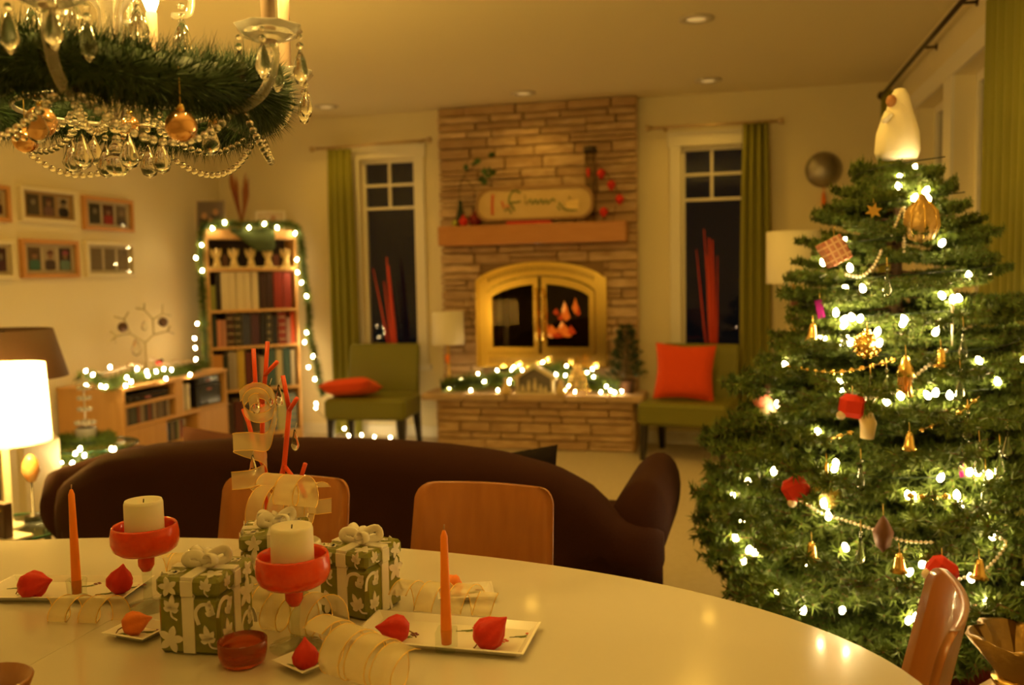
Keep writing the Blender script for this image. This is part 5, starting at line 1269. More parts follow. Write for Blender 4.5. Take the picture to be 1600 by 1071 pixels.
# presents and skirt around the tree base
sk = MB(); sk.lathe([(.17, .03), (.30, .022), (.46, .012), (.50, .004), (.48, .0), (.17, .02)], 36, wob=lambda a, i: 1+.03*math.sin(9*a)); tag(sk.build('tree_skirt', mat('red_skirt', (.30, .03, .02), .85), loc=(TX, TY, 0)), 'red cloth tree skirt spread under the Christmas tree', 'tree skirt')
GWRAP = mat('gold_wrap', (.26, .155, .04), .32, metal=.7, bump=.7, bscale=14)
def present(label, x, y, sx, sy, h, rot, m_, rm):
    o = thing('wrapped_present', label, 'present', (x, y, 0), rot); MB().box(-sx/2, sx/2, -sy/2, sy/2, 0, h, .006).build('box', m_, o)
    e = .002; MB().box(-.02, .02, -sy/2-e, sy/2+e, .001, h+e).build('ribbon', rm, o); MB().box(-sx/2-e, sx/2+e, -.02, .02, .001, h+e).build('ribbon', rm, o)
    for k in range(4):
        a = k*math.pi/2+.6; q = [(0, 0, h+.004), (.05*math.cos(a-.3), .05*math.sin(a-.3), h+.05), (.07*math.cos(a), .07*math.sin(a), h+.03), (.045*math.cos(a+.3), .045*math.sin(a+.3), h+.012), (0, 0, h+.006)]
        MB().tube(smooth_path(q, 4), .010, 6, flat=.3).build('bow_loop', rm, o)
def gbag(label, x, y, sc_, rot):
    o = thing('gold_gift_bag', label, 'gift bag', (x, y, 0), rot)
    b = MB(); b.lathe([(0, 0), (.13*sc_, .0), (.15*sc_, .10*sc_), (.13*sc_, .22*sc_), (.05*sc_, .30*sc_), (.04*sc_, .32*sc_), (.11*sc_, .42*sc_), (.10*sc_, .42*sc_), (.03*sc_, .32*sc_)], 28, wob=lambda a, i: 1+.10*math.sin(5*a+i)+.06*math.sin(11*a+2*i)); b.build('foil_wrap', GWRAP, o)
    MB().tube([(.047*sc_*math.cos(2*math.pi*k/16), .047*sc_*math.sin(2*math.pi*k/16), .31*sc_) for k in range(16)], .012*sc_, 6, closed=True).build('ribbon_tie', GOLD, o)
gbag('crumpled gold cellophane gift bundle behind the wooden chair', .70, 2.43, 1.05, .3)
gbag('smaller gold cellophane gift bundle by the side wall', .975, 2.14, .75, 1.3)
present('gold wrapped present on the carpet at the near tree edge', .36, 2.30, .28, .2, .14, .3, GWRAP, mat('gold_ribbon', (.75, .55, .2), .3, metal=.6))
present('flat gold wrapped present with red ribbon beside the gift bundles', .69, 2.03, .22, .22, .09, -.3, GWRAP, mat('red_ribbon', (.5, .03, .02), .5))
present('brown paper present poking out at the tree base near the sofa', -.02, 3.03, .20, .16, .16, .5, mat('brown_wrap', (.20, .09, .04), .4, var=.8, vscale=12, col2=(.5, .32, .14)), GOLD)
present('red wrapped present tucked under the front branches', .27, 2.62, .18, .16, .10, .2, mat('red_wrap', (.42, .02, .015), .35), GOLD)
# ============================================================ DINING TABLE
T0 = .74; EX, EY, EA, EB = -.95, 1.3, 1.25, .63
dt = thing('dining_table', 'large white gloss oval dining table with a wood edge', 'table', (EX, EY, 0))
def oval(k, z, n=96): return [((EA-k)*math.copysign(abs(math.cos(a))**.96, math.cos(a)), (EB-k)*math.copysign(abs(math.sin(a))**.96, math.sin(a)), z) for a in [2*math.pi*i/n for i in range(n)]]
def loft(rings, m_, nm, par):
    b = MB(); n = len(rings[0]); vs = [p for r in rings for p in r]
    fs = [(i*n+k, i*n+(k+1) % n, (i+1)*n+(k+1) % n, (i+1)*n+k) for i in range(len(rings)-1) for k in range(n)]+[tuple(range(n))[::-1], tuple(range((len(rings)-1)*n, len(rings)*n))]
    b.add(vs, fs); return b.build(nm, m_, par)
# two leaves with a fine joint
def leaf_top(x0, x1):
    ol = oval(0, 0); pts = [(p[0], p[1]) for p in ol]
    def clip(poly, xc, keep_gt):
        out = []
        for i in range(len(poly)):
            a, c = poly[i], poly[(i+1) % len(poly)]; ia = (a[0] > xc) == keep_gt; ic = (c[0] > xc) == keep_gt
            if ia: out.append(a)
            if ia != ic: t = (xc-a[0])/(c[0]-a[0]); out.append((xc, a[1]+(c[1]-a[1])*t))
        return out
    p = pts
    if x0 is not None: p = clip(p, x0, True)
    if x1 is not None: p = clip(p, x1, False)
    b = MB(); b.prism(p[::-1], T0-.012, T0, lambda u, v, w_: (u, v, w_)); b.build('table_leaf', TABLEW, dt)
leaf_top(None, -.1805); leaf_top(-.1795, None)
loft([oval(.004, T0-.030), oval(.0015, T0-.026), oval(.0015, T0-.012)], mat('table_edge', (.30, .16, .07), .4), 'edge_band', dt)
b = MB(); b.lathe([(0, 0), (.28, 0), (.28, .012), (.12, .05), (.06, .14), (.055, .5), (.12, .68), (.30, T0-.03), (0, T0-.03)], 32); b.build('pedestal', flat((.72, .68, .58), .3), dt)

# ============================================================ DINING CHAIRS
def bent_chair(label, loc, rotz, group='bentwood dining chairs'):
    # local: front -y faces the table; back shell at +y
    o = thing('dining_chair', label, 'chair', loc, rotz, group=group)
    b = MB(); n = 14; m_ = 10; pts = []
    ol = rrect(-.172, .172, .50, .865, .035, 5)
    def bend(u, v): return -.05*(1-(u/.172)**2)*-1
    def f(u, v, w_): return (u*(1+.03*(v-.5)), .20+(v-.45)*.20-.035*(u/.172)**2+w_, v)
    # gridded shell for curvature
    rows = []; nu, nv = 12, 8
    def wid(v):
        r = .035; top = .865
        if v > top-r: d = v-(top-r); return .172-r+math.sqrt(max(0, r*r-d*d))
        return .172-.012*(top-v)/.36*-1
    vs = []; vv = [.44+.385*j/nv for j in range(nv)]+[.83, .84, .85, .858, .863, .865]
    for w_ in (-.006, .006):
        for v in vv:
            for i in range(nu+1): u = (-1+2*i/nu)*wid(v); vs.append(f(u, v, w_))
    N = nu+1; M_ = len(vv); fs = []
    for s_ in (0, 1):
        for j in range(M_-1):
            for i in range(nu): a = s_*N*M_+j*N+i; q = (a, a+1, a+N+1, a+N); fs.append(q if s_ == 0 else q[::-1])
    for j in range(M_-1):
        for i in (0, nu): a = j*N+i; fs.append((a, a+N, a+N+N*M_, a+N*M_))
    for i in range(nu):
        for j in (0, M_-1): a = j*N+i; fs.append((a, a+1, a+1+N*M_, a+N*M_))
    b.sm = True; b.add(vs, fs); bk = b.build('backrest', CHAIRW, o)
    b = MB(); b.prism(rrect(-.20, .20, -.22, .20, .05), .43, .445, lambda u, v, w_: (u, v, w_)); b.build('seat', CHAIRW, o)
    for sx in (-1, 1):
        b = MB(); b.tube([(sx*.15, -.16, .43), (sx*.19, -.20, 0)], .011, 8); b.build('leg', SILVER, o)
        b = MB(); b.tube([(sx*.14, .15, .43), (sx*.18, .22, 0)], .011, 8); b.build('leg', SILVER, o)
        b = MB(); b.tube([(sx*.12, .10, .425), (sx*.12, .21, .44), (sx*.12, .225, .52)], .009, 8); b.build('back_bracket', SILVER, o)
    return o
bent_chair('bentwood dining chair at the table, behind the branch centerpiece', (-1.105, 1.80, 0), R(0))
bent_chair('bentwood dining chair at the table, behind the orange taper candle', (-.595, 1.80, 0), R(-3))
bent_chair('bentwood dining chair at the table end beside the Christmas tree', (.064, 1.50, 0), R(-99))
# wooden bowl at the near-left table rim
wb = atz(-22, 1092, T0+.03); o = thing('wooden_bowl', 'brown wooden bowl on the near side of the dining table', 'bowl', (wb.x, wb.y, T0))
MB().lathe([(0, 0), (.03, 0), (.05, .02), (.064, .055), (.060, .058), (.044, .024), (0, .012)], 24).build('bowl', CHAIRW, o)
MB().lathe([(0, .012), (.04, .0225), (.043, .0245), (0, .03)], 16).build('contents', flat((.16, .06, .03)), o)

TGLASS = pane_mat('stemware_glass', (.93, .96, .92), .96)
# ============================================================ TABLEWARE
def tray(label, x, y, w_, d, rot, name='serving_tray', h=.014):
    o = thing(name, label, 'tray' if w_ > .2 else 'dish', (x, y, T0), rot)
    b = MB(); q = .014
    r = [[(-w_/2*k, -d/2*k2, z), (w_/2*k, -d/2*k2, z), (w_/2*k, d/2*k2, z), (-w_/2*k, d/2*k2, z)] for k, k2, z in ((1-2*q/w_*1.3, 1-2*q/d*1.3, 0), (1, 1, h), (1-.008/w_, 1-.008/d, h+.001), (1-2*q/w_*1.2, 1-2*q/d*1.2, .004))]
    vs = [p for k in r for p in k]; fs = [(3, 2, 1, 0)]+[(i*4+k, i*4+(k+1) % 4, (i+1)*4+(k+1) % 4, (i+1)*4+k) for i in range(3) for k in range(4)]+[(12, 13, 14, 15)]
    b.add(vs, fs); ob = b.build('plate', PORC, o)
    # painted sprigs
    rg = random.Random(int(x*1000))
    G = flat((.13, .16, .04)); Rr = flat((.50, .07, .05)); Pp = flat((.17, .02, .05))
    spots = [(-.36, .1), (-.22, -.15), (.1, .2), (.3, -.12), (.42, .15)] if w_ > .2 else [(.15, .1), (-.2, -.15)]
    for (u, v) in spots:
        cx_, cy_ = u*w_, v*d; b = MB(); b.mi = 0
        b.prism([(cx_-.012, cy_), (cx_, cy_-.004), (cx_+.014, cy_+.003), (cx_+.002, cy_+.005)], .0041, .0046, lambda a, c, e: (a, c, e))
        b.tube([(cx_-.02, cy_-.006, .0045), (cx_, cy_, .0045), (cx_+.012, cy_+.014, .0045)], .0007, 4)
        b.mi = 1
        for k in range(4): b.prism(disc(cx_+.012+.005*math.cos(k*1.57), cy_+.016+.005*math.sin(k*1.57), .0034, n=7), .0041, .0047, lambda a, c, e: (a, c, e))
        b.build('painted_sprig', [G, Rr if rg.random() < .6 else Pp], o)
    return o
tray('long white floral tray holding the cut glass taper holder', -1.32, 1.515, .31, .135, R(10))
tray('long white floral tray holding the square glass taper holder', -.485, 1.447, .31, .14, R(0))
tray('small white square dish beside the nearest green gift box', -1.03, 1.352, .095, .08, R(-8), 'small_dish')
tray('small white square dish in front of the nearer candle stand', -.679, 1.2825, .082, .054, R(-26), 'small_dish')
tray('small white square dish beyond the square taper holder', -.51, 1.648, .11, .085, R(20), 'small_dish')
def physalis(label, x, y, z, s_, rot, m_, tilt=R(70)):
    o = thing('physalis_husk', label, 'dried flower', (x, y, z), rot, group='physalis husks on the table'); T = Matrix.Rotation(tilt, 4, 'Y')
    b = MB(); b.lathe([(.0, -.019*s_), (.010*s_, -.018*s_), (.019*s_, -.008*s_), (.0205*s_, .003*s_), (.015*s_, .014*s_), (.006*s_, .024*s_), (.001, .032*s_)], 30, wob=lambda a, i: 1+.20*abs(math.cos(2.5*a))-.10)
    b.v = [tuple(T @ Vector(p)+Vector((0, 0, .0195*s_))) for p in b.v]; b.build('husk', m_, o)
    q = [T @ Vector((0, 0, -.018*s_))+Vector((0, 0, .0195*s_)), T @ Vector((.003, .002, -.026*s_))+Vector((0, 0, .0195*s_)), T @ Vector((.009, .004, -.031*s_))+Vector((0, 0, .0195*s_))]
    for v_ in q: v_.z = max(v_.z, .0014)
    MB().tube(q, .0012, 5).build('stalk', flat((.25, .12, .04)), o)
zT = T0+.0045
physalis('large red physalis husk at the left part of the long tray', -1.355, 1.465, zT, 1.35, R(10), PHYS, R(75))
physalis('red physalis husk standing near the ribbon end of the tray', -1.20, 1.525, zT, 1.2, R(0), PHYS, R(15))
physalis('red physalis husk on the tray next to the green gift box', -.56, 1.405, zT, 1.15, R(200), PHYS, R(80))
physalis('red physalis husk at the free end of the square holder tray', -.398, 1.41, zT, 1.3, R(20), PHYS, R(50))
physalis('orange physalis husk on the dish beside the gift box', -1.035, 1.345, zT, 1.0, R(40), PHYSO, R(80))
physalis('red physalis husk on the dish by the candle stand', -.665, 1.275, zT, 1.0, R(120), PHYS, R(30))
physalis('orange physalis husk on the dish beyond the taper', -.535, 1.640, zT, 1.0, R(90), PHYSO, R(70))
def taper(label, x, y, zb, hl, holder, h):
    o = thing('taper_candle', label, 'candle', (x, y, zb)); MB().lathe([(0, 0), (.0085, 0), (.0095, .02), (.0075, h*.6), (.006, h-.012), (.003, h-.003), (0, h)], 14).build('wax', WAXO, o); MB().tube([(0, 0, h-.003), (.001, 0, h+.008)], .0012, 5).build('wick', flat((.3, .2, .1)), o)
    q = thing('taper_holder', hl, 'candle holder', (x, y, zT))
    if holder == 'cup': MB().lathe([(0, 0), (.020, 0), (.018, .008), (.020, .034), (.017, .036), (.0100, .030), (.0100, .006), (0, .006)], 10).build('cup', TGLASS, q)
    else:
        b = MB(); b.box(-.0165, .0165, -.0165, .0165, 0, .036, .002); b.build('cube', TGLASS, q, rotz=R(8))
taper('slim orange taper candle in the cut glass cup', -1.275, 1.492, zT+.006, 'round cut glass taper holder on the long tray', 'cup', .213)
taper('slim orange taper candle in the square glass block', -.466, 1.392, zT+.010, 'square clear glass taper holder on the long tray', 'cube', .196)
def stand(label, cl, x, y, k=1):
    o = thing('candle_stand', label, 'candle holder', (x, y, T0))
    MB().lathe([(0, .106), (.030, .107), (.049, .111), (.059, .119), (.063, .132), (.063, .148), (.0605, .161), (.058, .1645), (.0545, .160), (.0555, .146), (.050, .136), (0, .134)], 36).build('dish', REDGL, o)
    MB().lathe([(0, .072), (.009, .073), (.015, .084), (.0155, .095), (.013, .108), (0, .109)], 18).build('knop', REDGL, o)
    MB().lathe([(0, 0), (.044, 0), (.044, .004), (.025, .008), (.009, .014), (.0075, .04), (.010, .074), (0, .074)], 24).build('stem', TGLASS, o)
    c = thing('pillar_candle', cl, 'candle', (x, y, T0+.134))
    MB().lathe([(0, 0), (.0355, 0), (.0362, .02), (.0358, .072), (.034, .078), (.028, .077), (.012, .073), (0, .073)], 30).build('wax', WAX, c); MB().tube([(0, 0, .072), (.001, 0, .080)], .0012, 5).build('wick', flat((.05, .03, .02)), c)
stand('red orange glass candle stand near the left taper', 'ivory pillar candle on the stand near the left taper', -1.10, 1.476)
stand('red orange glass candle stand between the green gift boxes', 'ivory pillar candle on the stand between the gift boxes', -.728, 1.362)
# amber votive
o = thing('votive_cup', 'low amber red glass votive cup in front of a gift box', 'candle holder', (-.783, 1.284, T0))
MB().lathe([(0, 0), (.030, 0), (.036, .006), (.0395, .020), (.040, .040), (.0375, .041), (.036, .022), (.031, .009), (0, .007)], 28).build('cup', AMBERGL, o)
v = thing('tealight', 'greenish tealight inside the amber votive cup', 'candle', (-.783, 1.284, T0+.0072)); MB().lathe([(0, 0), (.019, 0), (.019, .012), (0, .012)], 18).build('wax', flat((.50, .48, .20)), v); MB().tube([(0, 0, .012), (0, 0, .018)], .001, 4).build('wick', EBONY, v)

# ---- ceramic gift boxes with white relief
def motif(b, f, cx_, cy_, s_, kind, rot):
    def pt(u, v): c, s = math.cos(rot), math.sin(rot); return (cx_+s_*(u*c-v*s), cy_+s_*(u*s+v*c))
    def petal(a, l, w_):
        c, s = math.cos(a), math.sin(a); p = []
        for i in range(9):
            t = i/8; x = l*t; y = w_*math.sin(math.pi*t)**.8; p.append((x, y))
        p += [(x, -y) for x, y in p[::-1][1:-1]]
        b.prism([pt(x*c-y*s, x*s+y*c) for x, y in p], 0, .0012, f)
    def curl(pts, w0, w1):
        P = smooth_path([Vector((u, v, 0)) for u, v in pts], 4); n = len(P)
        L_, R_ = [], []
        for i, p in enumerate(P):
            t = (P[min(i+1, n-1)]-P[max(i-1, 0)]).normalized(); wq = w0+(w1-w0)*i/n
            L_.append((p.x-t.y*wq, p.y+t.x*wq)); R_.append((p.x+t.y*wq, p.y-t.x*wq))
        for i in range(n-1): b.prism([pt(*L_[i]), pt(*L_[i+1]), pt(*R_[i+1]), pt(*R_[i])], 0, .0012, f)
    if kind == 'flower':
        for k in range(5): petal(k*1.2566+.3, .95, .26)
    elif kind == 'leaf':
        for a, l in ((1.57, 1.1), (2.3, .8), (.85, .8), (3.0, .55), (.15, .55)): petal(a, l, .2)
        curl([(0, 0), (.1, -.4), (.5, -.6)], .07, .05)
    else:
        curl([(-.9, -.6), (-.8, .2), (-.2, .55), (.4, .3), (.35, -.2), (0, -.25), (-.05, 0)], .13, .09); petal(.9, .8, .2); petal(-.6, .6, .18)
def gift(label, x, y, sx, sy, h, rot):
    o = thing('ceramic_gift_box', label, 'gift box', (x, y, T0), rot, group='ceramic gift boxes'); lz = h*.77; gsz = .0025
    MB().box(-sx/2, sx/2, -sy/2, sy/2, 0, lz-.001, .006).build('box', CERG, o)
    MB().box(-sx/2-gsz, sx/2+gsz, -sy/2-gsz, sy/2+gsz, lz, h, .006).build('lid', CERG, o)
    e = .0022; rw = .011
    def band(nm, *a): MB().box(*a, .0008).build(nm, PORC, o)
    for z0, z1, g in ((.003, lz-.001, 0), (lz, h-.003, gsz)):
        band('ribbon', -rw, rw, -sy/2-g-e, sy/2+g+e, z0, z1); band('ribbon', -sx/2-g-e, sx/2+g+e, -rw, rw, z0, z1)
    band('ribbon', -rw, rw, -sy/2-gsz, sy/2+gsz, h-.003, h+e+.0005); band('ribbon', -sx/2-gsz, sx/2+gsz, -rw, rw, h-.003, h+e)
    def put(f, u, v, s_, kind, rot):
        b = MB(); motif(b, f, u, v, s_, kind, rot); b.build({'flower': 'relief_flower', 'leaf': 'relief_leaf', 'curl': 'relief_scroll'}[kind], PORC, o)
    kinds = ['flower', 'leaf', 'curl']; rg = random.Random(int(abs(x)*999))
    for face in range(4):
        ln = sx if face % 2 == 0 else sy; off = (sy if face % 2 == 0 else sx)/2; a = [0, math.pi/2, math.pi, -math.pi/2][face]
        for (z0, z1, g) in ((0, lz, 0), (lz, h, gsz)):
            def f(u, v, w_, a=a, off=off, g=g): X, Y_ = u, -(off+g+w_); return (X*math.cos(a)-Y_*math.sin(a), X*math.sin(a)+Y_*math.cos(a), v)
            for side in (-1, 1):
                cx_ = side*(ln/4+rw/2); mid = (z0+z1)/2; s0 = (ln/2-rw)*.56
                if z1-z0 > .05:
                    nrow = 2
                    for r_ in range(nrow): zz = z0+(z1-z0)*(r_+.5)/nrow; put(f, cx_+rg.uniform(-.003, .003), zz, s0*1.02, kinds[(r_+face+(side > 0)) % 3], rg.uniform(-.5, .5))
                else: put(f, cx_, mid, min(s0, (z1-z0)*.62), kinds[(face+(side > 0)) % 2], rg.uniform(-.4, .4))
    for qx in (-1, 1):
        for qy in (-1, 1): put(lambda u, v, w_: (u, v, h+w_), qx*(sx/4+.005), qy*(sy/4+.005), sx*.19, kinds[(qx+qy) % 3], rg.uniform(0, 3))
    for k, (a, l) in enumerate(((.5, 1), (2.65, 1), (3.7, .8), (-.5, .8), (1.57, .7))):
        c, s = math.cos(a), math.sin(a); q = [(0, 0, h+.006), (.014*c*l, .014*s*l, h+.022), (.034*c*l, .034*s*l, h+.024*l+.004), (.038*c*l, .038*s*l, h+.012), (.02*c*l, .02*s*l, h+.005), (0, 0, h+.005)]
        MB().tube(smooth_path(q, 4), .0085, 8, flat=.42).build('bow_loop', PORC, o)
    MB().ell((0, 0, h+.012), (.011, .011, .009), 10, 7).build('bow_knot', PORC, o)
gift('green and white ceramic gift box beside the amber votive', -.894, 1.358, .112, .125, .132, R(4))
gift('green and white ceramic gift box at the foot of the branches', -.905, 1.625, .125, .125, .128, R(24))
gift('green and white ceramic gift box by the long tray end', -.690, 1.555, .112, .112, .126, R(-13))

# ---- red branch centrepiece
tb = thing('branch_centerpiece', 'red orange forked branches rising behind the gift boxes', 'branches', (-.925, 1.775, T0))
TB = Vector(tb.location); TYd = 1.775
def tw(px, py, dy=0): return aty(px, py, TYd+dy)-TB
MB().lathe([(0, 0), (.04, 0), (.042, .05), (.036, .055), (.034, .01), (0, .008)], 18).build('pot', PORC, tb)
def twig(pts, r): MB().tube([p if isinstance(p, Vector) else tw(*p) for p in pts], r, 8).build('branch', TWIG, tb)
twig([Vector((0, 0, .01)), (428, 840), (427, 799), (444, 728), (448, 685), (452, 641)], [.006]*6); twig([(452, 641), (442, 587)], [.0055, .005]); twig([(452, 641, 0), (464, 623, -.02)], [.0055, .005])
twig([(444, 728), (460, 749, -.02), (468, 754, -.03)], .0048); twig([(468, 754, -.03), (477, 725, -.04)], .005); twig([(468, 754, -.03), (477, 776, -.075)], .005)
twig([Vector((-.01, .01, .01)), (418, 820, .02), (415, 749, .02), (410, 688, .01), (410, 631, .01)], .0055); twig([(410, 631, .01), (399, 598), (396, 545)], .005); twig([(410, 631, .01), (415, 583), (418, 534)], .005); twig([(414, 586), (433, 566, -.02)], .005)
twig([(399, 598), (385, 608, -.02)], .0045); twig([(415, 735, .02), (400, 705, .03), (388, 660, .04), (380, 640, .05)], .005)
cd_ = None; DI = 0
for px, py, tx_, ty_ in ((422, 618, 416, 584), (461, 688, 458, 640), (395, 727, 399, 703), (436, 618, 433, 568), (400, 630, 398, 600), (477, 793, 477, 776)):
    p = aty(px, py, TYd-(.082 if py > 800 else .03))
    if cd_ is None:
        cd_ = thing('prism_drop', 'faceted crystal teardrop on the red branches, under the tallest fork', 'ornament', tuple(p), group='crystal drops on the branches')
        MB().lathe([(0, -.024), (.007, -.021), (.010, -.012), (.006, .006), (.002, .022), (0, .024)], 6).build('drop', CRYS, cd_); MB().tube([(0, 0, .023), (0, .01, .036)], .0008, 4).build('hook', SILVER, cd_)
    else:
        DI += 1; dup(cd_, tuple(p), label='faceted crystal teardrop on the red branches, %s' % ('', 'alone under the lower fork', 'low beside the trailing ribbon', 'by the short upper side twig', 'inside the looped ribbon', 'just above the pillar candle')[DI])

# ---- organza ribbons
def ribbon(label, path, ax, w_, closed=False):
    P = [Vector(p) for p in path]; o0 = P[0]; o = thing('organza_ribbon', label, 'ribbon', tuple(o0), group=None)
    A = []; Bq = []
    for i, p in enumerate(P):
        a = ax(i/(len(P)-1)) if callable(ax) else Vector(ax); a = a.normalized()
        A.append(p-o0+a*w_/2); Bq.append(p-o0-a*w_/2)
    MB().strip(A, Bq).build('sheer_band', SHEER, o)
    for q in (A, Bq): MB().tube(q, .0009, 4).build('gold_edge', GOLDW, o)
def helix(c0, c1, r, turns, n=20, ph=0, sq=1, grow=1, up=None):
    c0 = Vector(c0); c1 = Vector(c1); d = (c1-c0).normalized(); u = up or Vector((0, 0, 1)); v = d.cross(u).normalized(); out = []
    for i in range(int(n*turns)+1):
        t = i/(n*turns); a = ph+2*math.pi*turns*t; rr = r*(1+(grow-1)*t)
        out.append(c0.lerp(c1, t)+(v*math.cos(a)*rr+u*math.sin(a)*rr*sq))
    return out
def hx(label, c0, c1, r, turns, w_, **k):
    d = (Vector(c1)-Vector(c0)).normalized(); P = helix(c0, c1, r, turns, **k)
    zmin = min(p.z for p in P)
    if k.get('up') is None:
        for p in P: p.z = max(p.z, T0+.002)
    ribbon(label, P, d, w_)
zr = T0+.024
def tz(px, py): return atz(px, py, T0)
a, c = tz(78, 968), tz(266, 948); hx('gold edged organza ribbon curling before the left candle stand', (a.x, a.y-.002, zr-.002), (c.x-.045, c.y-.092, zr), .025, 2.3, .036, ph=2.6, grow=1.05)
a, c = tz(205, 915), tz(262, 912); hx('gold edged organza ribbon curl behind the left candle stand', (a.x+.03, a.y+.065, zr), (c.x+.03, c.y+.065, zr), .024, 2, .03, ph=1)
a, c = tz(548, 975), tz(745, 955); hx('gold edged organza ribbon curling beyond the square taper holder', (-.605, 1.551, zr+.008), (-.43, 1.553, zr+.008), .028, 3.1, .034, ph=.3)
a, c = tz(405, 985), tz(535, 1000); hx('gold edged organza ribbon coiled around the nearer stand foot', (a.x, a.y+.015, zr+.014), (c.x, c.y-.01, zr+.018), .038, 2.6, .036, ph=2)
a, c = tz(512, 1050), tz(632, 1085); hx('wide gold edged organza ribbon coils at the front of the table', (a.x, a.y, zr+.022), (c.x, c.y, zr+.014), .044, 3.2, .040, ph=.8, grow=.8)
a, c = tz(400, 940), tz(470, 930); hx('gold edged organza ribbon tucked between the gift boxes', (-.895, 1.492, zr+.004), (-.805, 1.500, zr+.004), .026, 2, .032, ph=1.5)
def tp3(px, py, dy=0): return aty(px, py, TYd+dy)
loop = [tp3(403+32*math.cos(t)*(1-.02*k), 632+27*math.sin(t)*(1-.02*k), .02*math.sin(t)-.035) for k, t in enumerate([3.6+i*.42 for i in range(34)])]
ribbon('gold edged organza ribbon looped around the upper branches', smooth_path(loop, 2), (.25, -.55, .8), .030)
fall = [tp3(432, 640, -.02), tp3(428, 660, -.03), tp3(418, 690, -.02), tp3(390, 690, -.05), tp3(364, 692, -.04), tp3(380, 700, -.03), tp3(412, 712, .0), tp3(416, 735, .02), tp3(395, 748, -.04), tp3(362, 752, -.05)]
ribbon('gold edged organza ribbon trailing down the left branch', smooth_path(fall, 6), (.05, -.1, 1), .040)
hx('gold edged organza bow loops above the branch foot', tp3(388, 793, -.025), tp3(492, 788, -.03), .045, 3.2, .040, ph=1.2, sq=1.05, up=Vector((0, .05, 1)).normalized())
hx('gold edged organza ribbon ruffle around the branch fork', tp3(425, 764, -.118), tp3(478, 768, -.118), .032, 1.7, .044, ph=.4, up=Vector((0, .05, 1)).normalized())
ribbon('short gold edged organza ribbon end sticking out sideways', [tp3(482, 792, -.075), tp3(496, 793, -.085), tp3(518, 790, -.08)], (0, .1, 1), .030)

# ============================================================ CHANDELIER
HX, HY = -.985, 1.30
ch = thing('crystal_chandelier', 'crystal chandelier with curved glass arms hanging over the dining table', 'chandelier', (HX, HY, 0))
MB().lathe([(0, 2.74), (.06, 2.74), (.055, 2.715), (.02, 2.70), (0, 2.70)], 20).build('ceiling_rose', SILVER, ch)
b = MB(); zz = 2.70
while zz > 2.16: b.tube([(0, 0, zz), (0, 0, zz-.024)], .006, 6); zz -= .021
b.build('hanging_chain', SILVER, ch)
GLS = mat('chandelier_glass', (.93, .90, .84), .05, trans=.85, ior=1.4)
MB().lathe([(0, 2.16), (.015, 2.15), (.035, 2.09), (.02, 2.05), (.018, 1.93), (.045, 1.88), (.05, 1.85), (.02, 1.81), (.017, 1.74), (.03, 1.71), (.055, 1.69), (.06, 1.675), (.02, 1.655), (.012, 1.64), (0, 1.635)], 20).build('column', GLS, ch)
AR = .305; ZB = 1.725
CB = mat('candle_bulb', (1, .9, .7), .4, emis=(1, .62, .14), estr=BULB_CHANDELIER)
NARM = 6
for k in range(NARM):
    a = -.12+2*math.pi*k/NARM; c, s = math.cos(a), math.sin(a)
    q = [(.02, 1.72), (.07, 1.735), (.12, 1.70), (.18, 1.655), (.24, 1.635), (.29, 1.655), (.312, 1.70), (AR, ZB)]
    MB().tube(smooth_path([Vector((r*c, r*s, z)) for r, z in q], 5), .0085, 8).build('arm', GLS, ch)
    q = [(.04, 1.87), (.09, 1.90), (.13, 1.87), (.13, 1.83), (.10, 1.82)]
    MB().tube(smooth_path([Vector((r*c, r*s, z)) for r, z in q], 5), .006, 8).build('scroll', GLS, ch)
    MB().lathe([(.008, 0), (.018, .004), (.040, .014), (.050, .026), (.048, .028), (.038, .017), (.012, .010), (.01, .02)], 24, (AR*c, AR*s, ZB), wob=lambda t, i: 1+(.06*math.cos(8*t) if i in (2, 3, 4) else 0)).build('bobeche', GLS, ch)
    MB().lathe([(0, .012), (.0105, .012), (.0105, .17), (.007, .175), (0, .175)], 12, (AR*c, AR*s, ZB)).build('candle_tube', flat((.34, .24, .17)), ch)
    MB().lathe([(0, .174), (.009, .176), (.016, .195), (.013, .22), (.004, .245), (0, .25)], 12, (AR*c, AR*s, ZB)).build('candle_bulb', CB, ch)
    for j in range(4):
        t = a+j*1.571+.4; x, y = AR*c+.046*math.cos(t), AR*s+.046*math.sin(t)
        d = MB(); d.ell((x, y, ZB+.012), .0045, 7, 5); d.ell((x, y, ZB-.002), .006, 7, 5); d.lathe([(0, -.062), (.008, -.057), (.0125, -.042), (.008, -.022), (.002, -.008), (0, -.007)], 8, (x, y, ZB)); d.build('pendant', CRYS, ch)
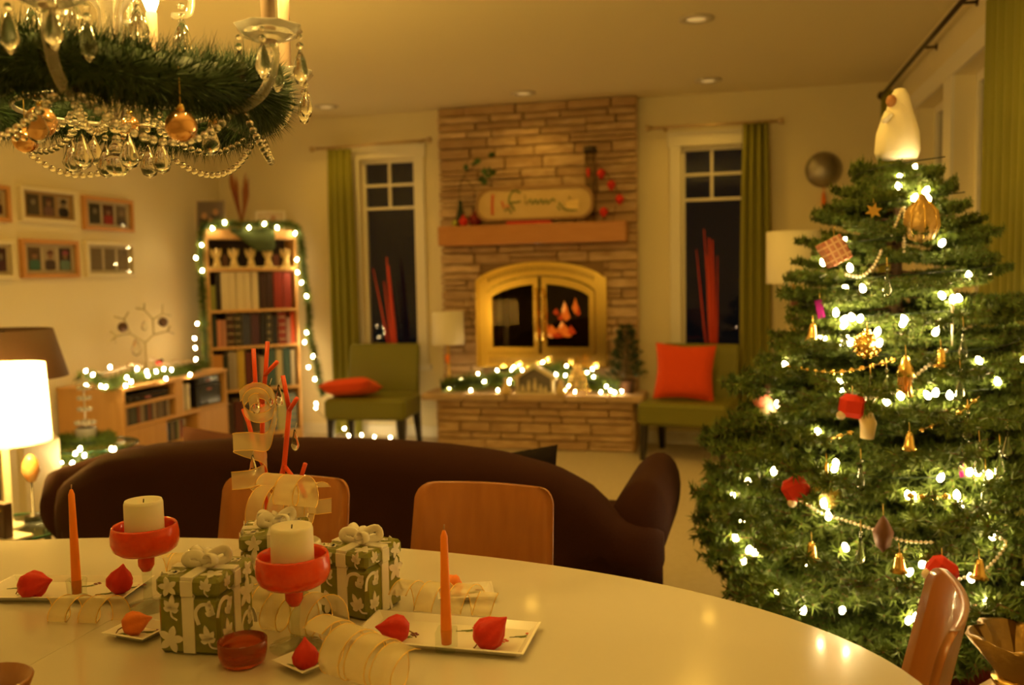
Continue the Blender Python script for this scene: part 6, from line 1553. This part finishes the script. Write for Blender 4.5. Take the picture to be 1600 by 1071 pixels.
# bead swags and drops
def beads(P, r, step=None):
    b = MB()
    for p in resample(P, step or r*2.05): b.ell(p, r, 8, 6)
    b.build('bead_strand', CRYS, ch)
for k in range(NARM):
    a0 = -.12+2*math.pi*k/NARM; a1 = a0+2*math.pi/NARM
    for rr, dz, r_ in ((.245, .075, .0065),):
        P = [Vector((rr*math.cos(a0+(a1-a0)*t), rr*math.sin(a0+(a1-a0)*t), 1.645-dz*4*t*(1-t))) for t in [i/16 for i in range(17)]]; beads(P, r_)
    am = a0+.2
    P = [Vector((.245*math.cos(a0)*(1-t)+.05*math.cos(am)*t, .245*math.sin(a0)*(1-t)+.05*math.sin(am)*t, 1.645+.01*t-.055*4*t*(1-t))) for t in [i/14 for i in range(15)]]; beads(P, .006)
    x, y = .15*math.cos(a0+.5), .15*math.sin(a0+.5)
    for rad_, zt2, zz in ((.15, 1.66, 1.63), (.07, 1.645, 1.60))[k % 2:]:
        x, y = rad_*math.cos(a0+.5), rad_*math.sin(a0+.5); d = MB()
        for j in range(int((zt2-zz)/.014)): d.ell((x, y, zt2-.014*j), .0058, 7, 5)
        d.lathe([(0, -.052), (.011, -.046), (.016, -.032), (.009, -.012), (.002, .004), (0, .006)], 8, (x, y, zz)); d.build('pendant', CRYS, ch)
d = MB(); d.ell((0, 0, 1.625), .011, 10, 8); d.ell((0, 0, 1.605), .008, 8, 6); d.ell((0, 0, 1.565), .021, 18, 12); d.lathe([(.012, 1.578), (.014, 1.59), (.006, 1.602), (0, 1.602)], 10); d.build('finial_ball', CRYS, ch)
b = MB(); b.tube([Vector((.15*math.cos(t), .15*math.sin(t), 1.652)) for t in [2*math.pi*i/32 for i in range(32)]], .004, 6, closed=True); b.build('lower_ring', SILVER, ch)
for k in range(3): a = k*2.094+.3; MB().tube([(.0, 0, 1.66), (.15*math.cos(a), .15*math.sin(a), 1.652)], .003, 5).build('ring_spoke', SILVER, ch)
for k in range(8):
    a = k*.785+.2; x, y = .118*math.cos(a), .118*math.sin(a)
    d = MB(); d.ell((x, y, 1.815), .006, 7, 5); d.ell((x, y, 1.80), .005, 7, 5); d.lathe([(0, -.065), (.010, -.06), (.0165, -.04), (.010, -.016), (.003, 0), (0, .002)], 10, (x, y, 1.795)); d.build('pendant', CRYS, ch)
# garland wound on the chandelier
gp = [Vector((HX+.232*math.cos(t), HY+.232*math.sin(t), 1.672+.010*math.sin(3*t))) for t in [2*math.pi*i/60 for i in range(61)]]
garland('chandelier_garland', 'thick dark green needle garland wreathed around the chandelier', gp, .085, 19000, [NEEDLED], seed=30, ln=.052, wd=.0013, thick=.45)
# copper glass balls
for (px, py, r_, yy, lab) in ((64, 191, .0235, 1.18, 'larger copper glass ball hanging beside its twin under the garland'), (40, 219, .0200, 1.22, 'smaller copper glass ball touching the larger one'), (283, 197, .0225, 1.15, 'copper glass ball hanging alone in front of the bead swag'), (340, 184, .0190, 1.46, 'copper glass ball hanging near the looped bead strand'), (203, 196, .017, 1.40, 'copper glass ball half hidden under the chandelier ring')):
    p = aty(px, py, yy); o = thing('copper_ball', lab, 'ornament', tuple(p), group='copper balls on the chandelier')
    MB().ell((0, 0, 0), r_, 20, 14).build('ball', COPPER, o); MB().lathe([(.006, 0), (.006, .008), (.003, .010), (0, .010)], 10, (0, 0, r_-.001)).build('cap', GOLD, o); MB().tube([(0, 0, r_+.008), (0, 0, max(r_+.02, 1.675-p.z))], .0009, 4).build('thread', GOLDW, o)
